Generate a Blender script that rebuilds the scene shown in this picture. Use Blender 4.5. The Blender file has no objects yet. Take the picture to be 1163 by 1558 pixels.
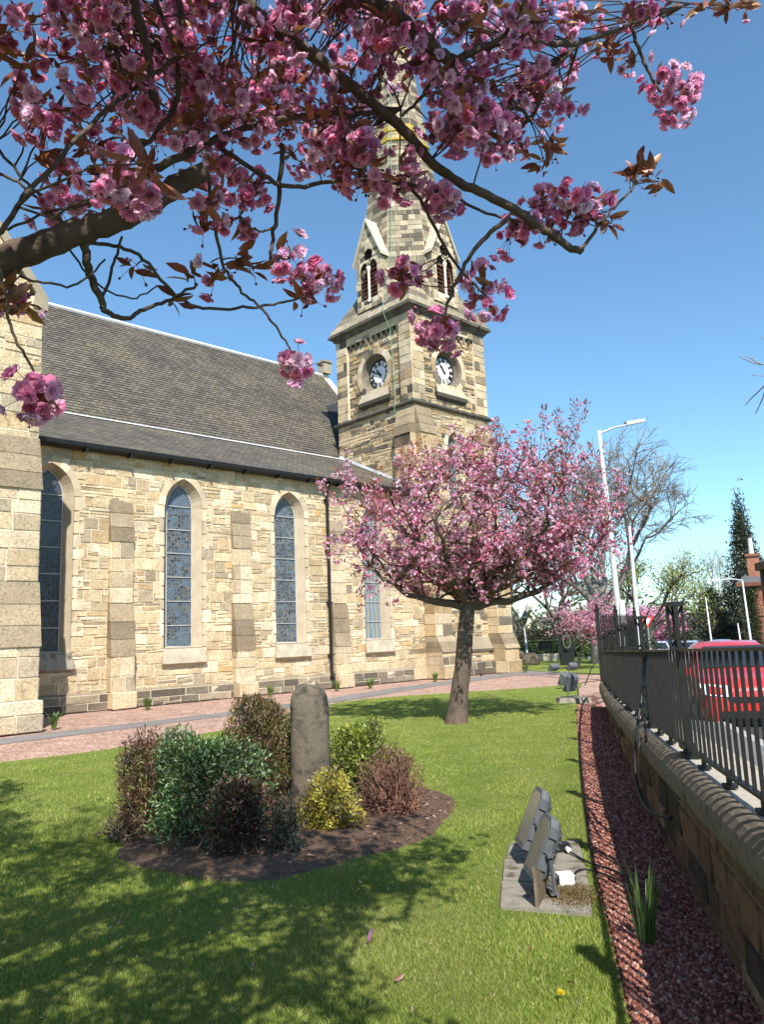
import bpy, math, random
import numpy as np
from mathutils import Vector, Matrix
sc = bpy.context.scene
COL = sc.collection
R = math.radians
# ------------------------------------------------------------------ camera
PITCH, ROLL, FPX, PW, PH = R(9.33), R(-2.30), 1168.0, 1163.0, 1558.0
CAM = np.array([0, 0, 1.6])
_c, _s = math.cos(ROLL), math.sin(ROLL)
_R = Vector((1, 0, 0)); _U = Vector((0, -math.sin(PITCH), math.cos(PITCH))); _F = Vector((0, math.cos(PITCH), math.sin(PITCH)))
cx, cy, cz = _R*_c + _U*_s, -_R*_s + _U*_c, -_F
cd = bpy.data.cameras.new('camera'); cam = bpy.data.objects.new('camera', cd); COL.objects.link(cam)
cam.matrix_world = Matrix(((cx.x, cy.x, cz.x, 0), (cx.y, cy.y, cz.y, 0), (cx.z, cy.z, cz.z, 1.6), (0, 0, 0, 1)))
cd.sensor_fit = 'HORIZONTAL'; cd.sensor_width = 36; cd.lens = 36*FPX/PW
cd.clip_start = 0.05; cd.clip_end = 3000
sc.camera = cam
# ------------------------------------------------------------------ light
SUN_EL, SUN_AZ = R(47.5), R(166.5)
SUN = Vector((math.sin(SUN_AZ)*math.cos(SUN_EL), math.cos(SUN_AZ)*math.cos(SUN_EL), math.sin(SUN_EL)))
w = bpy.data.worlds.new('World'); sc.world = w; w.use_nodes = True
nt = w.node_tree; bg = nt.nodes['Background']
sky = nt.nodes.new('ShaderNodeTexSky'); sky.sky_type = 'NISHITA'; sky.sun_disc = False
sky.sun_elevation = SUN_EL; sky.sun_rotation = SUN_AZ; sky.air_density = 1.0; sky.dust_density = 0.25; sky.ozone_density = 3.5
tint = nt.nodes.new('ShaderNodeMix'); tint.data_type = 'RGBA'; tint.blend_type = 'MULTIPLY'; tint.inputs[0].default_value = 1; tint.inputs[7].default_value = (.99, 1.24, 1.24, 1)
nt.links.new(sky.outputs[0], tint.inputs[6]); nt.links.new(tint.outputs[2], bg.inputs[0]); bg.inputs[1].default_value = 0.11
sl = bpy.data.lights.new('sun', 'SUN'); sl.energy = 5.0; sl.angle = R(0.5); sl.color = (1, .95, .87)
so = bpy.data.objects.new('sun', sl); COL.objects.link(so); so.rotation_euler = SUN.to_track_quat('Z', 'Y').to_euler()
sc.view_settings.view_transform = 'Standard'; sc.view_settings.look = 'None'; sc.view_settings.exposure = 0.66; sc.view_settings.gamma = 1
sc.cycles.use_denoising = True
sc.cycles.max_bounces = 6; sc.cycles.diffuse_bounces = 3; sc.cycles.transparent_max_bounces = 8
# ------------------------------------------------------------------ geometry helpers
rnd = random.Random(7)
npr = np.random.default_rng(11)
def ray(px, py):
    x, y = px-PW/2, PH/2-py
    X, Y = _c*x-_s*y, _s*x+_c*y
    d = np.array([X, FPX*math.cos(PITCH)-Y*math.sin(PITCH), FPX*math.sin(PITCH)+Y*math.cos(PITCH)])
    return d/np.linalg.norm(d)
AX = np.array([0, math.cos(PITCH), math.sin(PITCH)])
def at(px, py, dep):                       # the point seen at a pixel at a given depth
    r = ray(px, py); return CAM + r*dep/(r@AX)
def gp(px, py, z=0.0):
    r = ray(px, py); return CAM + r*(z-1.6)/r[2]
def projpx(P):
    P = np.atleast_2d(P)-CAM
    Yc = -P[:, 1]*math.sin(PITCH)+P[:, 2]*math.cos(PITCH); Z = P[:, 1]*math.cos(PITCH)+P[:, 2]*math.sin(PITCH)
    Zs = np.where(Z > .05, Z, .05)
    a, b = FPX*P[:, 0]/Zs, FPX*Yc/Zs
    return PW/2+_c*a+_s*b, PH/2-(-_s*a+_c*b), Z
def base_of(o):
    p = Vector((0, 0, 0))
    while o is not None: p = p+o.location; o = o.parent
    return np.array(p)
def tag(o, label=None, cat=None, group=None, kind=None):
    if label: o['label'] = label
    if cat: o['category'] = cat
    if group: o['group'] = group
    if kind: o['kind'] = kind
    return o
def thing(name, label, cat, loc=(0, 0, 0), group=None):
    o = bpy.data.objects.new(name, None); COL.objects.link(o); o.location = Vector([float(q) for q in loc])
    o.empty_display_size = .2
    return tag(o, label, cat, group)
def link_mesh(name, me, mats, parent=None):
    for m in (mats if isinstance(mats, (list, tuple)) else [mats]): me.materials.append(m)
    o = bpy.data.objects.new(name, me); COL.objects.link(o)
    if parent is not None: o.parent = parent
    return o
def npmesh(name, V, F, mats, parent=None, col=None, mi=None, smooth=False):
    V = np.asarray(V, np.float32).reshape(-1, 3); F = np.asarray(F, np.int32); k = F.shape[1]
    if parent is not None: V = V-base_of(parent).astype(np.float32)
    me = bpy.data.meshes.new(name)
    me.vertices.add(len(V)); me.vertices.foreach_set('co', V.ravel())
    me.loops.add(F.size); me.loops.foreach_set('vertex_index', F.ravel())
    me.polygons.add(len(F)); me.polygons.foreach_set('loop_start', np.arange(0, F.size, k, dtype=np.int32))
    if mi is not None: me.polygons.foreach_set('material_index', np.asarray(mi, np.int32))
    if smooth: me.polygons.foreach_set('use_smooth', np.ones(len(F), bool))
    if col is not None:
        a = me.color_attributes.new('col', 'FLOAT_COLOR', 'POINT')
        c4 = np.ones((len(V), 4), np.float32); c4[:, :3] = col; a.data.foreach_set('color', c4.ravel())
    me.update(calc_edges=True); me.validate()
    return link_mesh(name, me, mats, parent)
class MB:
    def __init__(s): s.v = []; s.f = []; s.m = []; s.c = []
    def add(s, V, F, mi=0, col=(1, 1, 1)):
        n = len(s.v); s.v += [tuple(map(float, p)) for p in V]; s.f += [tuple(n+i for i in q) for q in F]
        s.m += [mi]*len(F); s.c += [tuple(col)]*len(V)
    def quad(s, a, b, c, d, mi=0, col=(1, 1, 1)): s.add((a, b, c, d), ((0, 1, 2, 3),), mi, col)
    def hexa(s, lo, hi, mi=0, col=(1, 1, 1)):   # two matching rings, closed
        k = len(lo); V = list(lo)+list(hi)
        F = [tuple(range(k))[::-1], tuple(range(k, 2*k))]+[(i, (i+1) % k, k+(i+1) % k, k+i) for i in range(k)]
        s.add(V, F, mi, col)
    def box(s, c, sz, rz=0, mi=0, col=(1, 1, 1), ax=None):
        hx, hy, hz = sz[0]/2, sz[1]/2, sz[2]/2
        if ax is None:
            a = np.array([math.cos(rz), math.sin(rz), 0]); b = np.array([-math.sin(rz), math.cos(rz), 0]); d = np.array([0, 0, 1.])
        else: a, b, d = [np.asarray(q, float) for q in ax]
        c = np.asarray(c, float)
        P = lambda i, j, k: c+a*hx*i+b*hy*j+d*hz*k
        s.hexa([P(-1, -1, -1), P(1, -1, -1), P(1, 1, -1), P(-1, 1, -1)], [P(-1, -1, 1), P(1, -1, 1), P(1, 1, 1), P(-1, 1, 1)], mi, col)
    def tube(s, pts, rad, k=8, mi=0, col=(1, 1, 1), cap=True):
        pts = [np.asarray(p, float) for p in pts]; n = len(pts)
        if not hasattr(rad, '__len__'): rad = [rad]*n
        prev = None; V = []
        for i in range(n):
            t = pts[min(i+1, n-1)]-pts[max(i-1, 0)]; t = t/(np.linalg.norm(t)+1e-9)
            if prev is None:
                h = np.array([0, 0, 1.]) if abs(t[2]) < .9 else np.array([1., 0, 0]); a = np.cross(t, h)
            else: a = prev-t*(prev@t)
            a = a/(np.linalg.norm(a)+1e-9); prev = a; b = np.cross(t, a)
            for j in range(k):
                an = 2*math.pi*j/k; V.append(pts[i]+(a*math.cos(an)+b*math.sin(an))*rad[i])
        F = [(i*k+j, i*k+(j+1) % k, (i+1)*k+(j+1) % k, (i+1)*k+j) for i in range(n-1) for j in range(k)]
        if cap: F += [tuple(range(k))[::-1], tuple((n-1)*k+j for j in range(k))]
        s.add(V, F, mi, col)
    def lathe(s, c, prof, k=16, mi=0, col=(1, 1, 1)):
        c = np.asarray(c, float); V = [c+np.array([r*math.cos(2*math.pi*j/k), r*math.sin(2*math.pi*j/k), z]) for r, z in prof for j in range(k)]
        n = len(prof); F = [(i*k+j, i*k+(j+1) % k, (i+1)*k+(j+1) % k, (i+1)*k+j) for i in range(n-1) for j in range(k)]
        F += [tuple(range(k))[::-1], tuple((n-1)*k+j for j in range(k))]
        s.add(V, F, mi, col)
    def build(s, name, mats, parent=None, smooth=False):
        V = np.array(s.v, float).reshape(-1, 3)
        if parent is not None: V = V-base_of(parent)
        me = bpy.data.meshes.new(name); me.from_pydata(V.tolist(), [], s.f)
        me.polygons.foreach_set('material_index', np.array(s.m, np.int32))
        a = me.color_attributes.new('col', 'FLOAT_COLOR', 'POINT'); c4 = np.ones((len(V), 4), np.float32); c4[:, :3] = np.array(s.c); a.data.foreach_set('color', c4.ravel())
        if smooth: me.polygons.foreach_set('use_smooth', np.ones(len(s.f), bool))
        me.update()
        return link_mesh(name, me, mats, parent)
def rots(n, rng=npr):                        # random rotation matrices
    q = rng.normal(size=(n, 4)); q /= np.linalg.norm(q, axis=1)[:, None]
    w_, x, y, z = q.T
    return np.stack([np.stack([1-2*(y*y+z*z), 2*(x*y-z*w_), 2*(x*z+y*w_)], -1), np.stack([2*(x*y+z*w_), 1-2*(x*x+z*z), 2*(y*z-x*w_)], -1), np.stack([2*(x*z-y*w_), 2*(y*z+x*w_), 1-2*(x*x+y*y)], -1)], 1)
def aim(D, rng=npr):                         # rotation matrices whose z axis is D
    D = np.asarray(D, float); D = D/(np.linalg.norm(D, axis=1)[:, None]+1e-9)
    h = rng.normal(size=D.shape); a = np.cross(D, h); a /= np.linalg.norm(a, axis=1)[:, None]+1e-9
    return np.stack([a, np.cross(D, a), D], -1)
def inst(tv, tf, pos, rot, sc_, col, tcol=None):   # many copies of a template merged in one array
    n = len(pos); tv = np.asarray(tv, float); tf = np.asarray(tf, int)
    sc_ = np.broadcast_to(np.asarray(sc_, float).reshape(-1, 1, 1) if np.ndim(sc_) else np.full((1, 1, 1), sc_), (n, 1, 1))
    V = np.einsum('nij,kj->nki', rot, tv)*sc_+np.asarray(pos)[:, None, :]
    F = tf[None]+(np.arange(n)*len(tv))[:, None, None]
    C = np.repeat(np.asarray(col, float)[:, None, :], len(tv), 1)
    if tcol is not None: C = C*np.asarray(tcol)[None]
    return V.reshape(-1, 3), F.reshape(-1, tf.shape[1]), C.reshape(-1, 3)
def cat_np(parts):
    V, F, C = [], [], []; n = 0
    for v, f, c in parts: V.append(v); F.append(f+n); C.append(c); n += len(v)
    return np.concatenate(V), np.concatenate(F), np.concatenate(C)
# ------------------------------------------------------------------ materials
def newmat(name):
    m = bpy.data.materials.new(name); m.use_nodes = True; t = m.node_tree
    return m, t, t.nodes, t.links, t.nodes['Principled BSDF']
def N(t, typ, **kw):
    n = t.nodes.new(typ)
    for k, v in kw.items():
        if k.startswith('i_'): n.inputs[k[2:].replace('_', ' ')].default_value = v
        else: setattr(n, k, v)
    return n
def rgba(c): return (c[0], c[1], c[2], 1)
def ramp(t, fac, stops):
    r = t.nodes.new('ShaderNodeValToRGB'); e = r.color_ramp.elements
    while len(e) < len(stops): e.new(.5)
    for q, (p, c) in zip(e, stops): q.position = p; q.color = rgba(c)
    t.links.new(fac, r.inputs[0]); return r.outputs[0]
def mixc(t, fac, a, b, mode='MIX'):
    m = t.nodes.new('ShaderNodeMix'); m.data_type = 'RGBA'; m.blend_type = mode
    for q, v in ((m.inputs[0], fac), (m.inputs[6], a), (m.inputs[7], b)):
        if hasattr(v, 'is_output'): t.links.new(v, q)
        elif isinstance(v, (int, float)): q.default_value = v
        else: q.default_value = rgba(v)
    return m.outputs[2]
def coords(t, scale=(1, 1, 1), which='Object'):
    tc = t.nodes.new('ShaderNodeTexCoord'); mp = t.nodes.new('ShaderNodeMapping'); mp.inputs['Scale'].default_value = scale
    t.links.new(tc.outputs[which], mp.inputs[0]); return mp.outputs[0]
def noise(t, vec, scale, detail=4, rough=.6, out=0):
    n = N(t, 'ShaderNodeTexNoise'); n.inputs['Scale'].default_value = scale; n.inputs['Detail'].default_value = detail; n.inputs['Roughness'].default_value = rough
    t.links.new(vec, n.inputs['Vector']); return n.outputs[out]
def bump(t, bs, h, strength=.5, dist=.02):
    b = N(t, 'ShaderNodeBump'); b.inputs['Strength'].default_value = strength; b.inputs['Distance'].default_value = dist
    t.links.new(h, b.inputs['Height']); t.links.new(b.outputs[0], bs.inputs['Normal'])
def M(name, a, b=None, scale=6, rough=.8, bmp=.3, bdist=.01, bscale=None, attr=False, metal=0, spec=.3, stain=None, c=None):
    """two tone noise colour (times the mesh colour when attr), with an optional third tone in blotches and noise bump"""
    m, t, n, l, bs = newmat(name); v = coords(t)
    b = b or a
    nz = noise(t, v, scale, 6, .65)
    stops = [(.3, a), (.7, b)] if c is None else [(.28, a), (.5, b), (.72, c)]
    colr = ramp(t, nz, stops)
    if attr:
        at_ = N(t, 'ShaderNodeAttribute', attribute_name='col'); colr = mixc(t, 1.0, colr, at_.outputs[0], 'MULTIPLY')
    if stain:
        sn = noise(t, v, stain[1], 5, .7); f = ramp(t, sn, [(stain[2], (0, 0, 0)), (stain[2]+.12, (1, 1, 1))]); colr = mixc(t, f, colr, stain[0])
    l.new(colr, bs.inputs['Base Color']); bs.inputs['Roughness'].default_value = rough; bs.inputs['Metallic'].default_value = metal
    bs.inputs['Specular IOR Level'].default_value = spec
    if bmp: bump(t, bs, noise(t, v, bscale or scale*5, 5, .7), bmp, bdist)
    return m
def leafmat(name, trans=.35, rough=.5, gloss=.06):
    """colour from the mesh, part of the light passing through as in petals and leaves"""
    m, t, n, l, bs = newmat(name); n.remove(bs); out = n['Material Output']
    a = N(t, 'ShaderNodeAttribute', attribute_name='col')
    d = N(t, 'ShaderNodeBsdfDiffuse'); tr = N(t, 'ShaderNodeBsdfTranslucent'); g = N(t, 'ShaderNodeBsdfGlossy'); g.inputs['Roughness'].default_value = rough
    l.new(a.outputs[0], d.inputs[0]); l.new(a.outputs[0], tr.inputs[0])
    m1 = N(t, 'ShaderNodeMixShader'); m1.inputs[0].default_value = trans; l.new(d.outputs[0], m1.inputs[1]); l.new(tr.outputs[0], m1.inputs[2])
    m2 = N(t, 'ShaderNodeMixShader'); m2.inputs[0].default_value = gloss; l.new(m1.outputs[0], m2.inputs[1]); l.new(g.outputs[0], m2.inputs[2])
    l.new(m2.outputs[0], out.inputs[0]); return m
m_stone_dark = M('weathered_sandstone', (.10, .088, .07), (.30, .26, .2), 2.2, .9, .5, .02, 24, c=(.2, .17, .13), stain=((.06, .055, .048), 1.1, .56))
def stonemat(name, lo, md, hi, scale, bs, bm):
    m, t, n, l, b = newmat(name); v = coords(t); c = ramp(t, noise(t, v, scale, 6, .7), [(.28, lo), (.5, md), (.72, hi)])
    at_ = N(t, 'ShaderNodeAttribute', attribute_name='col'); c = mixc(t, 1.0, c, at_.outputs[0], 'MULTIPLY')
    c = mixc(t, 1.0, c, ramp(t, noise(t, v, .8, 5, .7), [(.3, (.72, .7, .67)), (.55, (1, 1, 1)), (.75, (1.12, 1.1, 1.06))]), 'MULTIPLY')
    sv_ = coords(t, (2.2, 2.2, .22)); st = ramp(t, noise(t, sv_, 1.0, 6, .75), [(.6, (0, 0, 0)), (.78, (.7, .7, .7))]); c = mixc(t, st, c, (.11, .095, .075))   # soot and rain streaks
    pit = ramp(t, noise(t, v, 30, 4, .75), [(.36, (1, 1, 1)), (.43, (0, 0, 0))]); pf = N(t, 'ShaderNodeMath', operation='MULTIPLY'); pf.inputs[1].default_value = .5; l.new(pit, pf.inputs[0]); c = mixc(t, pf.outputs[0], c, (.16, .13, .09))
    l.new(c, b.inputs['Base Color']); b.inputs['Roughness'].default_value = .92; b.inputs['Specular IOR Level'].default_value = .25; bump(t, b, noise(t, v, bs, 5, .7), bm, .02); return m
m_mortar = M('lime_mortar', (.55, .47, .35), (.68, .6, .46), 5, .95, .3, .01)
m_stone = stonemat('sandstone', (.42, .38, .33), (.95, .9, .82), (1.22, 1.17, 1.1), 19, 30, .9)
m_dressed = M('dressed_sandstone', (.74, .7, .64), (1, .98, .94), 3, .85, .2, .01, 30, attr=True)
m_spire = M('spire_stone', (.5, .48, .44), (1.0, .96, .9), 3.0, .9, .5, .02, 18, attr=True)
m_iron = M('black_iron', (.006, .006, .006), (.016, .0155, .015), 20, .5, .35, .004, 90, spec=.3, stain=((.085, .075, .065), 30, .67))
m_black = M('black_plastic', (.012, .012, .013), (.02, .02, .021), 10, .45, .05)
m_lead = M('lead_sheet', (.07, .075, .085), (.12, .125, .135), 3, .6, .15)
m_leadw = M('pale_lead_flashing', (.62, .64, .68), (.8, .8, .82), 3, .5, .1)
m_white = M('white_paint', (.72, .72, .7), (.84, .83, .8), 4, .5, .1)
m_grey = M('grey_steel', (.42, .43, .44), (.55, .56, .57), 3, .45, .05, metal=.3)
m_bark = M('cherry_bark', (.04, .028, .021), (.13, .095, .07), 5, .85, .8, .02, 30, c=(.07, .048, .036))
m_barkd = M('grey_bark', (.07, .055, .042), (.15, .125, .1), 6, .9, .6, .02, 20)
m_soil = M('dark_soil', (.045, .028, .018), (.17, .105, .07), 9, 1, 1.0, .05, 26, c=(.1, .062, .042))
m_petal = leafmat('pink_petal', .55, .6, .02)
m_leaf = leafmat('leaf', .3, .45, .06)
m_blade = leafmat('grass_blade', .35, .5, .03)
# ------------------------------------------------------------------ the ground
KF = .957
def fx(y): y = y/KF; return KF*(1.44+.2*(y-3)+(.00218*(y-3)**2 if y > 3 else 0))     # the railing's line on plan
def ftop(y): return 1.6-KF*(1.6-(1.51-.0263*(y/KF-3)))
def wtop(y): return ftop(y)-.65
def roadz(y): return .2-.02*max(min(y, 60), -20)
def sheet(name, pts, z, m, kind='structure', label=None):
    mb = MB(); mb.add([(p[0], p[1], z if np.isscalar(z) else z(p[1])) for p in pts], [tuple(range(len(pts)))])
    o = mb.build(name, m); tag(o, kind=kind); return o
def groundmat(name, stops, sc1, sc2, bmp, bd, bs, extra=None, rough=.95):
    m, t, n, l, b = newmat(name); v = coords(t)
    c1 = ramp(t, noise(t, v, sc1, 6, .7), stops)
    c2 = ramp(t, noise(t, v, sc2, 4, .7), [(.3, (.62, .62, .62)), (.7, (1.2, 1.2, 1.2))])
    c = mixc(t, 1.0, c1, c2, 'MULTIPLY')
    if extra: c = mixc(t, ramp(t, noise(t, v, extra[1], 4, .6), [(extra[2], (0, 0, 0)), (extra[2]+.15, (1, 1, 1))]), c, extra[0])
    l.new(c, b.inputs['Base Color']); b.inputs['Roughness'].default_value = rough; b.inputs['Specular IOR Level'].default_value = .15
    bump(t, b, noise(t, v, bs, 5, .75), bmp, bd); return m
m_lawn = groundmat('lawn', [(.3, (.14, .19, .03)), (.5, (.21, .26, .05)), (.72, (.3, .3, .085))], 1.6, 55, 1.0, .03, 70)
def gravelmat(name, a, b, c, sc_):
    m, t, n, l, bs = newmat(name); v = coords(t)
    vo = N(t, 'ShaderNodeTexVoronoi'); vo.inputs['Scale'].default_value = sc_; l.new(v, vo.inputs['Vector'])
    bw = N(t, 'ShaderNodeSeparateColor'); l.new(vo.outputs['Color'], bw.inputs[0])
    colr = ramp(t, bw.outputs[0], [(.1, a), (.5, b), (.9, c)])
    colr = mixc(t, 1.0, colr, ramp(t, noise(t, v, 1.5, 4), [(.3, (.75, .75, .75)), (.7, (1.15, 1.15, 1.15))]), 'MULTIPLY')
    l.new(colr, bs.inputs['Base Color']); bs.inputs['Roughness'].default_value = .95; bs.inputs['Specular IOR Level'].default_value = .15
    inv = N(t, 'ShaderNodeMath', operation='SUBTRACT'); inv.inputs[0].default_value = 1; l.new(vo.outputs['Distance'], inv.inputs[1])
    bump(t, bs, inv.outputs[0], 1.0, .03); return m
m_gravel = gravelmat('red_gravel', (.2, .075, .05), (.34, .15, .11), (.46, .25, .19), 28)
m_gravelp = gravelmat('pink_gravel', (.31, .17, .125), (.43, .275, .215), (.54, .39, .32), 24)
m_path = groundmat('path_asphalt', [(.3, (.17, .155, .145)), (.7, (.27, .25, .235))], 1.2, 60, .5, .01, 160)
m_road = groundmat('road_asphalt', [(.3, (.045, .045, .048)), (.7, (.075, .074, .075))], 1.0, 50, .4, .01, 120)
m_pave = groundmat('pavement_asphalt', [(.3, (.14, .135, .13)), (.7, (.21, .2, .19))], .8, 50, .4, .01, 120)
m_field = groundmat('far_ground', [(.3, (.05, .08, .02)), (.7, (.09, .12, .035))], .3, 8, .5, .05, 10)
mb = MB(); ys = [-60, 0, 20, 40, 60, 120, 300, 900, 2500]
for y0, y1 in zip(ys[:-1], ys[1:]):
    z = lambda y: min(-.3, .0-.021*y) if y < 60 else -1.25
    for x0, x1 in ((-1500, -40), (-40, 60), (60, 1500)): mb.quad((x0, y0, z(y0)), (x1, y0, z(y0)), (x1, y1, z(y1)), (x0, y1, z(y1)))
tag(mb.build('ground', m_field), kind='structure')
# gravel court under everything on the church side
wallline = [(fx(y)-.05, y) for y in (-4, 0, 3, 5, 7, 9, 11, 13, 15, 16)]
court = [(-16, 2), (-16, 16), (-5, 28), (2, 38), (9, 43), (9.4, 30), (6.2, 21)]
sheet('gravel_court', [(-16, 1), (-16, 20), (-4, 34), (5, 44), (12, 44), (8.5, 26), (5.0, 18.2)]+wallline[::-1]+[(.2, -4)], -.03, m_gravelp)
sheet('red_gravel', [(.2, -4), (.5, 1.2), (.9, 3.45), (1.1, 4.6), (1.4, 6.06), (2.25, 9.8), (3.2, 13.85), (3.95, 17.0), (4.5, 19.2), (5.2, 20)]+wallline[::-1], -.02, m_gravel)
LAWN = [(-14, -4), (.25, -4), (.55, 1.2), (.93, 3.45), (1.16, 4.6), (1.44, 6.06), (2.3, 9.8), (3.25, 13.85), (4.02, 17.0), (4.55, 19.2), (5.3, 22), (5.9, 24), (4.9, 23.4), (3.4, 22.75), (2.0, 22.35), (.5, 21.9), (-.6, 21.35), (-1.4, 20.3), (-2.1, 18.6), (-3.15, 15.2), (-3.9, 13.7), (-5.0, 12.5), (-6.4, 11.5), (-14, 7.2)]
sheet('lawn', LAWN, 0.0, m_lawn)
sheet('pink_gravel', [(-14, 7.3), (-6.4, 11.6), (-5, 12.6), (-3.9, 13.8), (-3.1, 15.3), (-2.05, 18.7), (-1.35, 20.4), (-.55, 21.45), (.5, 22.0), (2, 22.45), (3.4, 22.85), (4.9, 23.5), (6.8, 25.4), (7.6, 28.5), (6.6, 29.3), (4.9, 30.1), (1.0, 24.85), (-1.25, 20.9), (-3.74, 18.0), (-7.02, 14.2), (-14, 8.6)], -.010, m_gravelp)
sheet('footpath', [(-14, 8.5), (-7.02, 14.22), (-3.74, 17.98), (-1.25, 20.95), (.99, 24.79), (4.89, 30.15), (6.6, 29.4), (8.6, 30.4), (9.6, 35.0), (5.4, 33.2), (.2, 25.6), (-1.9, 21.9), (-3.99, 19.0), (-7.57, 15.1), (-14, 9.6)], -.004, m_path)
sheet('far_lawn', [(6.9, 29.9), (7.8, 28.6), (8.3, 26.4), (12.5, 44), (6.6, 45), (5.9, 34)], .006, m_lawn)
# road side
def strip(name, x0f, x1f, zoff, m, ys_):
    mb = MB()
    for a, b in zip(ys_[:-1], ys_[1:]): mb.quad((x0f(a), a, roadz(a)+zoff), (x1f(a), a, roadz(a)+zoff), (x1f(b), b, roadz(b)+zoff), (x0f(b), b, roadz(b)+zoff))
    return tag(mb.build(name, m), kind='structure')
YS = [-12, 0, 5, 10, 15, 20, 30, 40, 60, 90, 130]
kx = lambda y: fx(min(y, 17))+.245*max(0, y-17)+1.7
strip('pavement', lambda y: fx(min(y, 17))+.245*max(0, y-17)+.25, lambda y: kx(y), .1, m_pave, YS)
strip('kerb', lambda y: kx(y), lambda y: kx(y)+.14, .1, M('kerb_stone', (.3, .29, .27), (.4, .39, .36), 3), YS)
strip('road', lambda y: kx(y)-.3, lambda y: kx(y)+14, 0, m_road, YS)
strip('road_marking', lambda y: kx(y)+2.1, lambda y: kx(y)+2.22, .006, m_white, [4, 7, 10]); strip('road_marking', lambda y: kx(y)+5.1, lambda y: kx(y)+5.22, .006, m_white, [10, 14, 18, 30, 45])
# the planting bed
BED = (-.98, 7.6)
bp = []
for i in range(120):
    a = 2*math.pi*i/120; r = 1+.05*math.sin(3*a+1)+.03*math.sin(7*a)+rnd.uniform(-.014, .014)
    bp.append((BED[0]+1.52*r*math.cos(a), BED[1]+1.97*r*math.sin(a)))
mb = MB(); rings = []
for k, (f, z) in enumerate(((1.0, -.02), (.97, .012), (.75, .05), (.4, .09), (0.02, .1))): rings += [(BED[0]+(p[0]-BED[0])*f, BED[1]+(p[1]-BED[1])*f, z+rnd.uniform(-.012, .012)*(k > 1)) for p in bp]
mb.add(rings, [(k*120+j, k*120+(j+1) % 120, (k+1)*120+(j+1) % 120, (k+1)*120+j) for k in range(4) for j in range(120)])
tag(mb.build('soil_bed', m_soil, smooth=True), kind='structure')
# ------------------------------------------------------------------ the church
AW = R(46.464)
u3 = np.array([math.sin(AW), math.cos(AW), 0]); n3 = np.array([math.cos(AW), -math.sin(AW), 0]); z3 = np.array([0, 0, 1.])
def C(s, t, z): return s*u3+(t-20.8)*n3+z*z3
church = thing('church', 'sandstone church with slate roofs, clock tower and tall stone spire behind the lawn', 'church', C(14, 0, 0))
PAL = [((.6, .49, .33), 6), ((.67, .56, .39), 6), ((.56, .44, .28), 3), ((.6, .43, .22), .7), ((.52, .43, .3), 3), ((.44, .38, .28), .9), ((.33, .28, .21), .2), ((.73, .64, .49), 3)]
PALT = [((.54, .42, .26), 4), ((.64, .52, .35), 4.5), ((.46, .34, .2), 3), ((.34, .275, .195), 2.2), ((.2, .17, .135), 2.6), ((.66, .58, .44), 1.6), ((.12, .105, .085), 1.2)]
PALD = [((.2, .175, .14), 3), ((.28, .245, .19), 3), ((.13, .115, .095), 3), ((.38, .33, .25), 1.5)]
PALW = [((.7, .61, .46), 4), ((.64, .53, .37), 3), ((.56, .47, .34), 2), ((.45, .39, .3), 1)]
def pick(pal, r=rnd):
    c = r.choices([p[0] for p in pal], [p[1] for p in pal])[0]; k = r.uniform(.88, 1.1); return tuple(min(1, q*k) for q in c)
class Face:
    """a wall plane: x along U, z up, d outwards"""
    def __init__(s, O, U, Nn): s.O, s.U, s.Nn = np.asarray(O, float), U, Nn
    def __call__(s, x, z, d=0): return s.O+s.U*x+z3*z+s.Nn*d
def hwfun(op, z, grow=0):
    """half width of an opening at height z, 0 outside"""
    a, z0, zs, rise = op['a']+grow, op['z0']-grow*op.get('gb', 0), op['zs'], op['rise']+grow
    if op.get('circle'):
        q = (op['r']+grow)**2-(z-op['zc'])**2; return math.sqrt(q) if q > 0 else 0
    if z < z0 or z > zs+rise: return 0
    if z <= zs: return a
    Rr = (a*a+rise*rise)/(2*a); q = Rr*Rr-(z-zs)**2
    return max(0, math.sqrt(max(q, 0))-(Rr-a))
def outline(op, grow=0, n=9):
    if op.get('circle'):
        return [(op['c']+(op['r']+grow)*math.sin(2*math.pi*i/40), op['zc']+(op['r']+grow)*math.cos(2*math.pi*i/40)) for i in range(40)]
    a, rise = op['a']+grow, op['rise']+grow; Rr = (a*a+rise*rise)/(2*a); L = [(op['c']-a, op['z0'])]
    th = math.asin(min(1, rise/Rr)); arc = []
    for i in range(n+1):
        q = th*i/n; arc.append((a-Rr+Rr*math.cos(q), op['zs']+Rr*math.sin(q)))
    L += [(op['c']-x, z) for x, z in arc]; L += [(op['c']+x, z) for x, z in arc[::-1][1:]]; L.append((op['c']+a, op['z0']))
    return L
def stoneblock(mb, F, xa, xb, za, zb, col, d0=-.004, prot=.02, g=.008, r=rnd):
    if xb-xa < .03 or zb-za < .03: return
    j = lambda: r.uniform(-.4, 1)*prot
    b = min(.012, (xb-xa)*.2, (zb-za)*.2)
    lo = [F(xa+g, za+g, d0), F(xb-g, za+g, d0), F(xb-g, zb-g, d0), F(xa+g, zb-g, d0)]
    e = prot*.6
    hi = [F(xa+g+b, za+g+b, e+j()), F(xb-g-b, za+g+b, e+j()), F(xb-g-b, zb-g-b, e+j()), F(xa+g+b, zb-g-b, e+j())]
    mb.add(lo+hi, [(4, 5, 6, 7), (0, 1, 5, 4), (1, 2, 6, 5), (2, 3, 7, 6), (3, 0, 4, 7)], 0, col)
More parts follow.
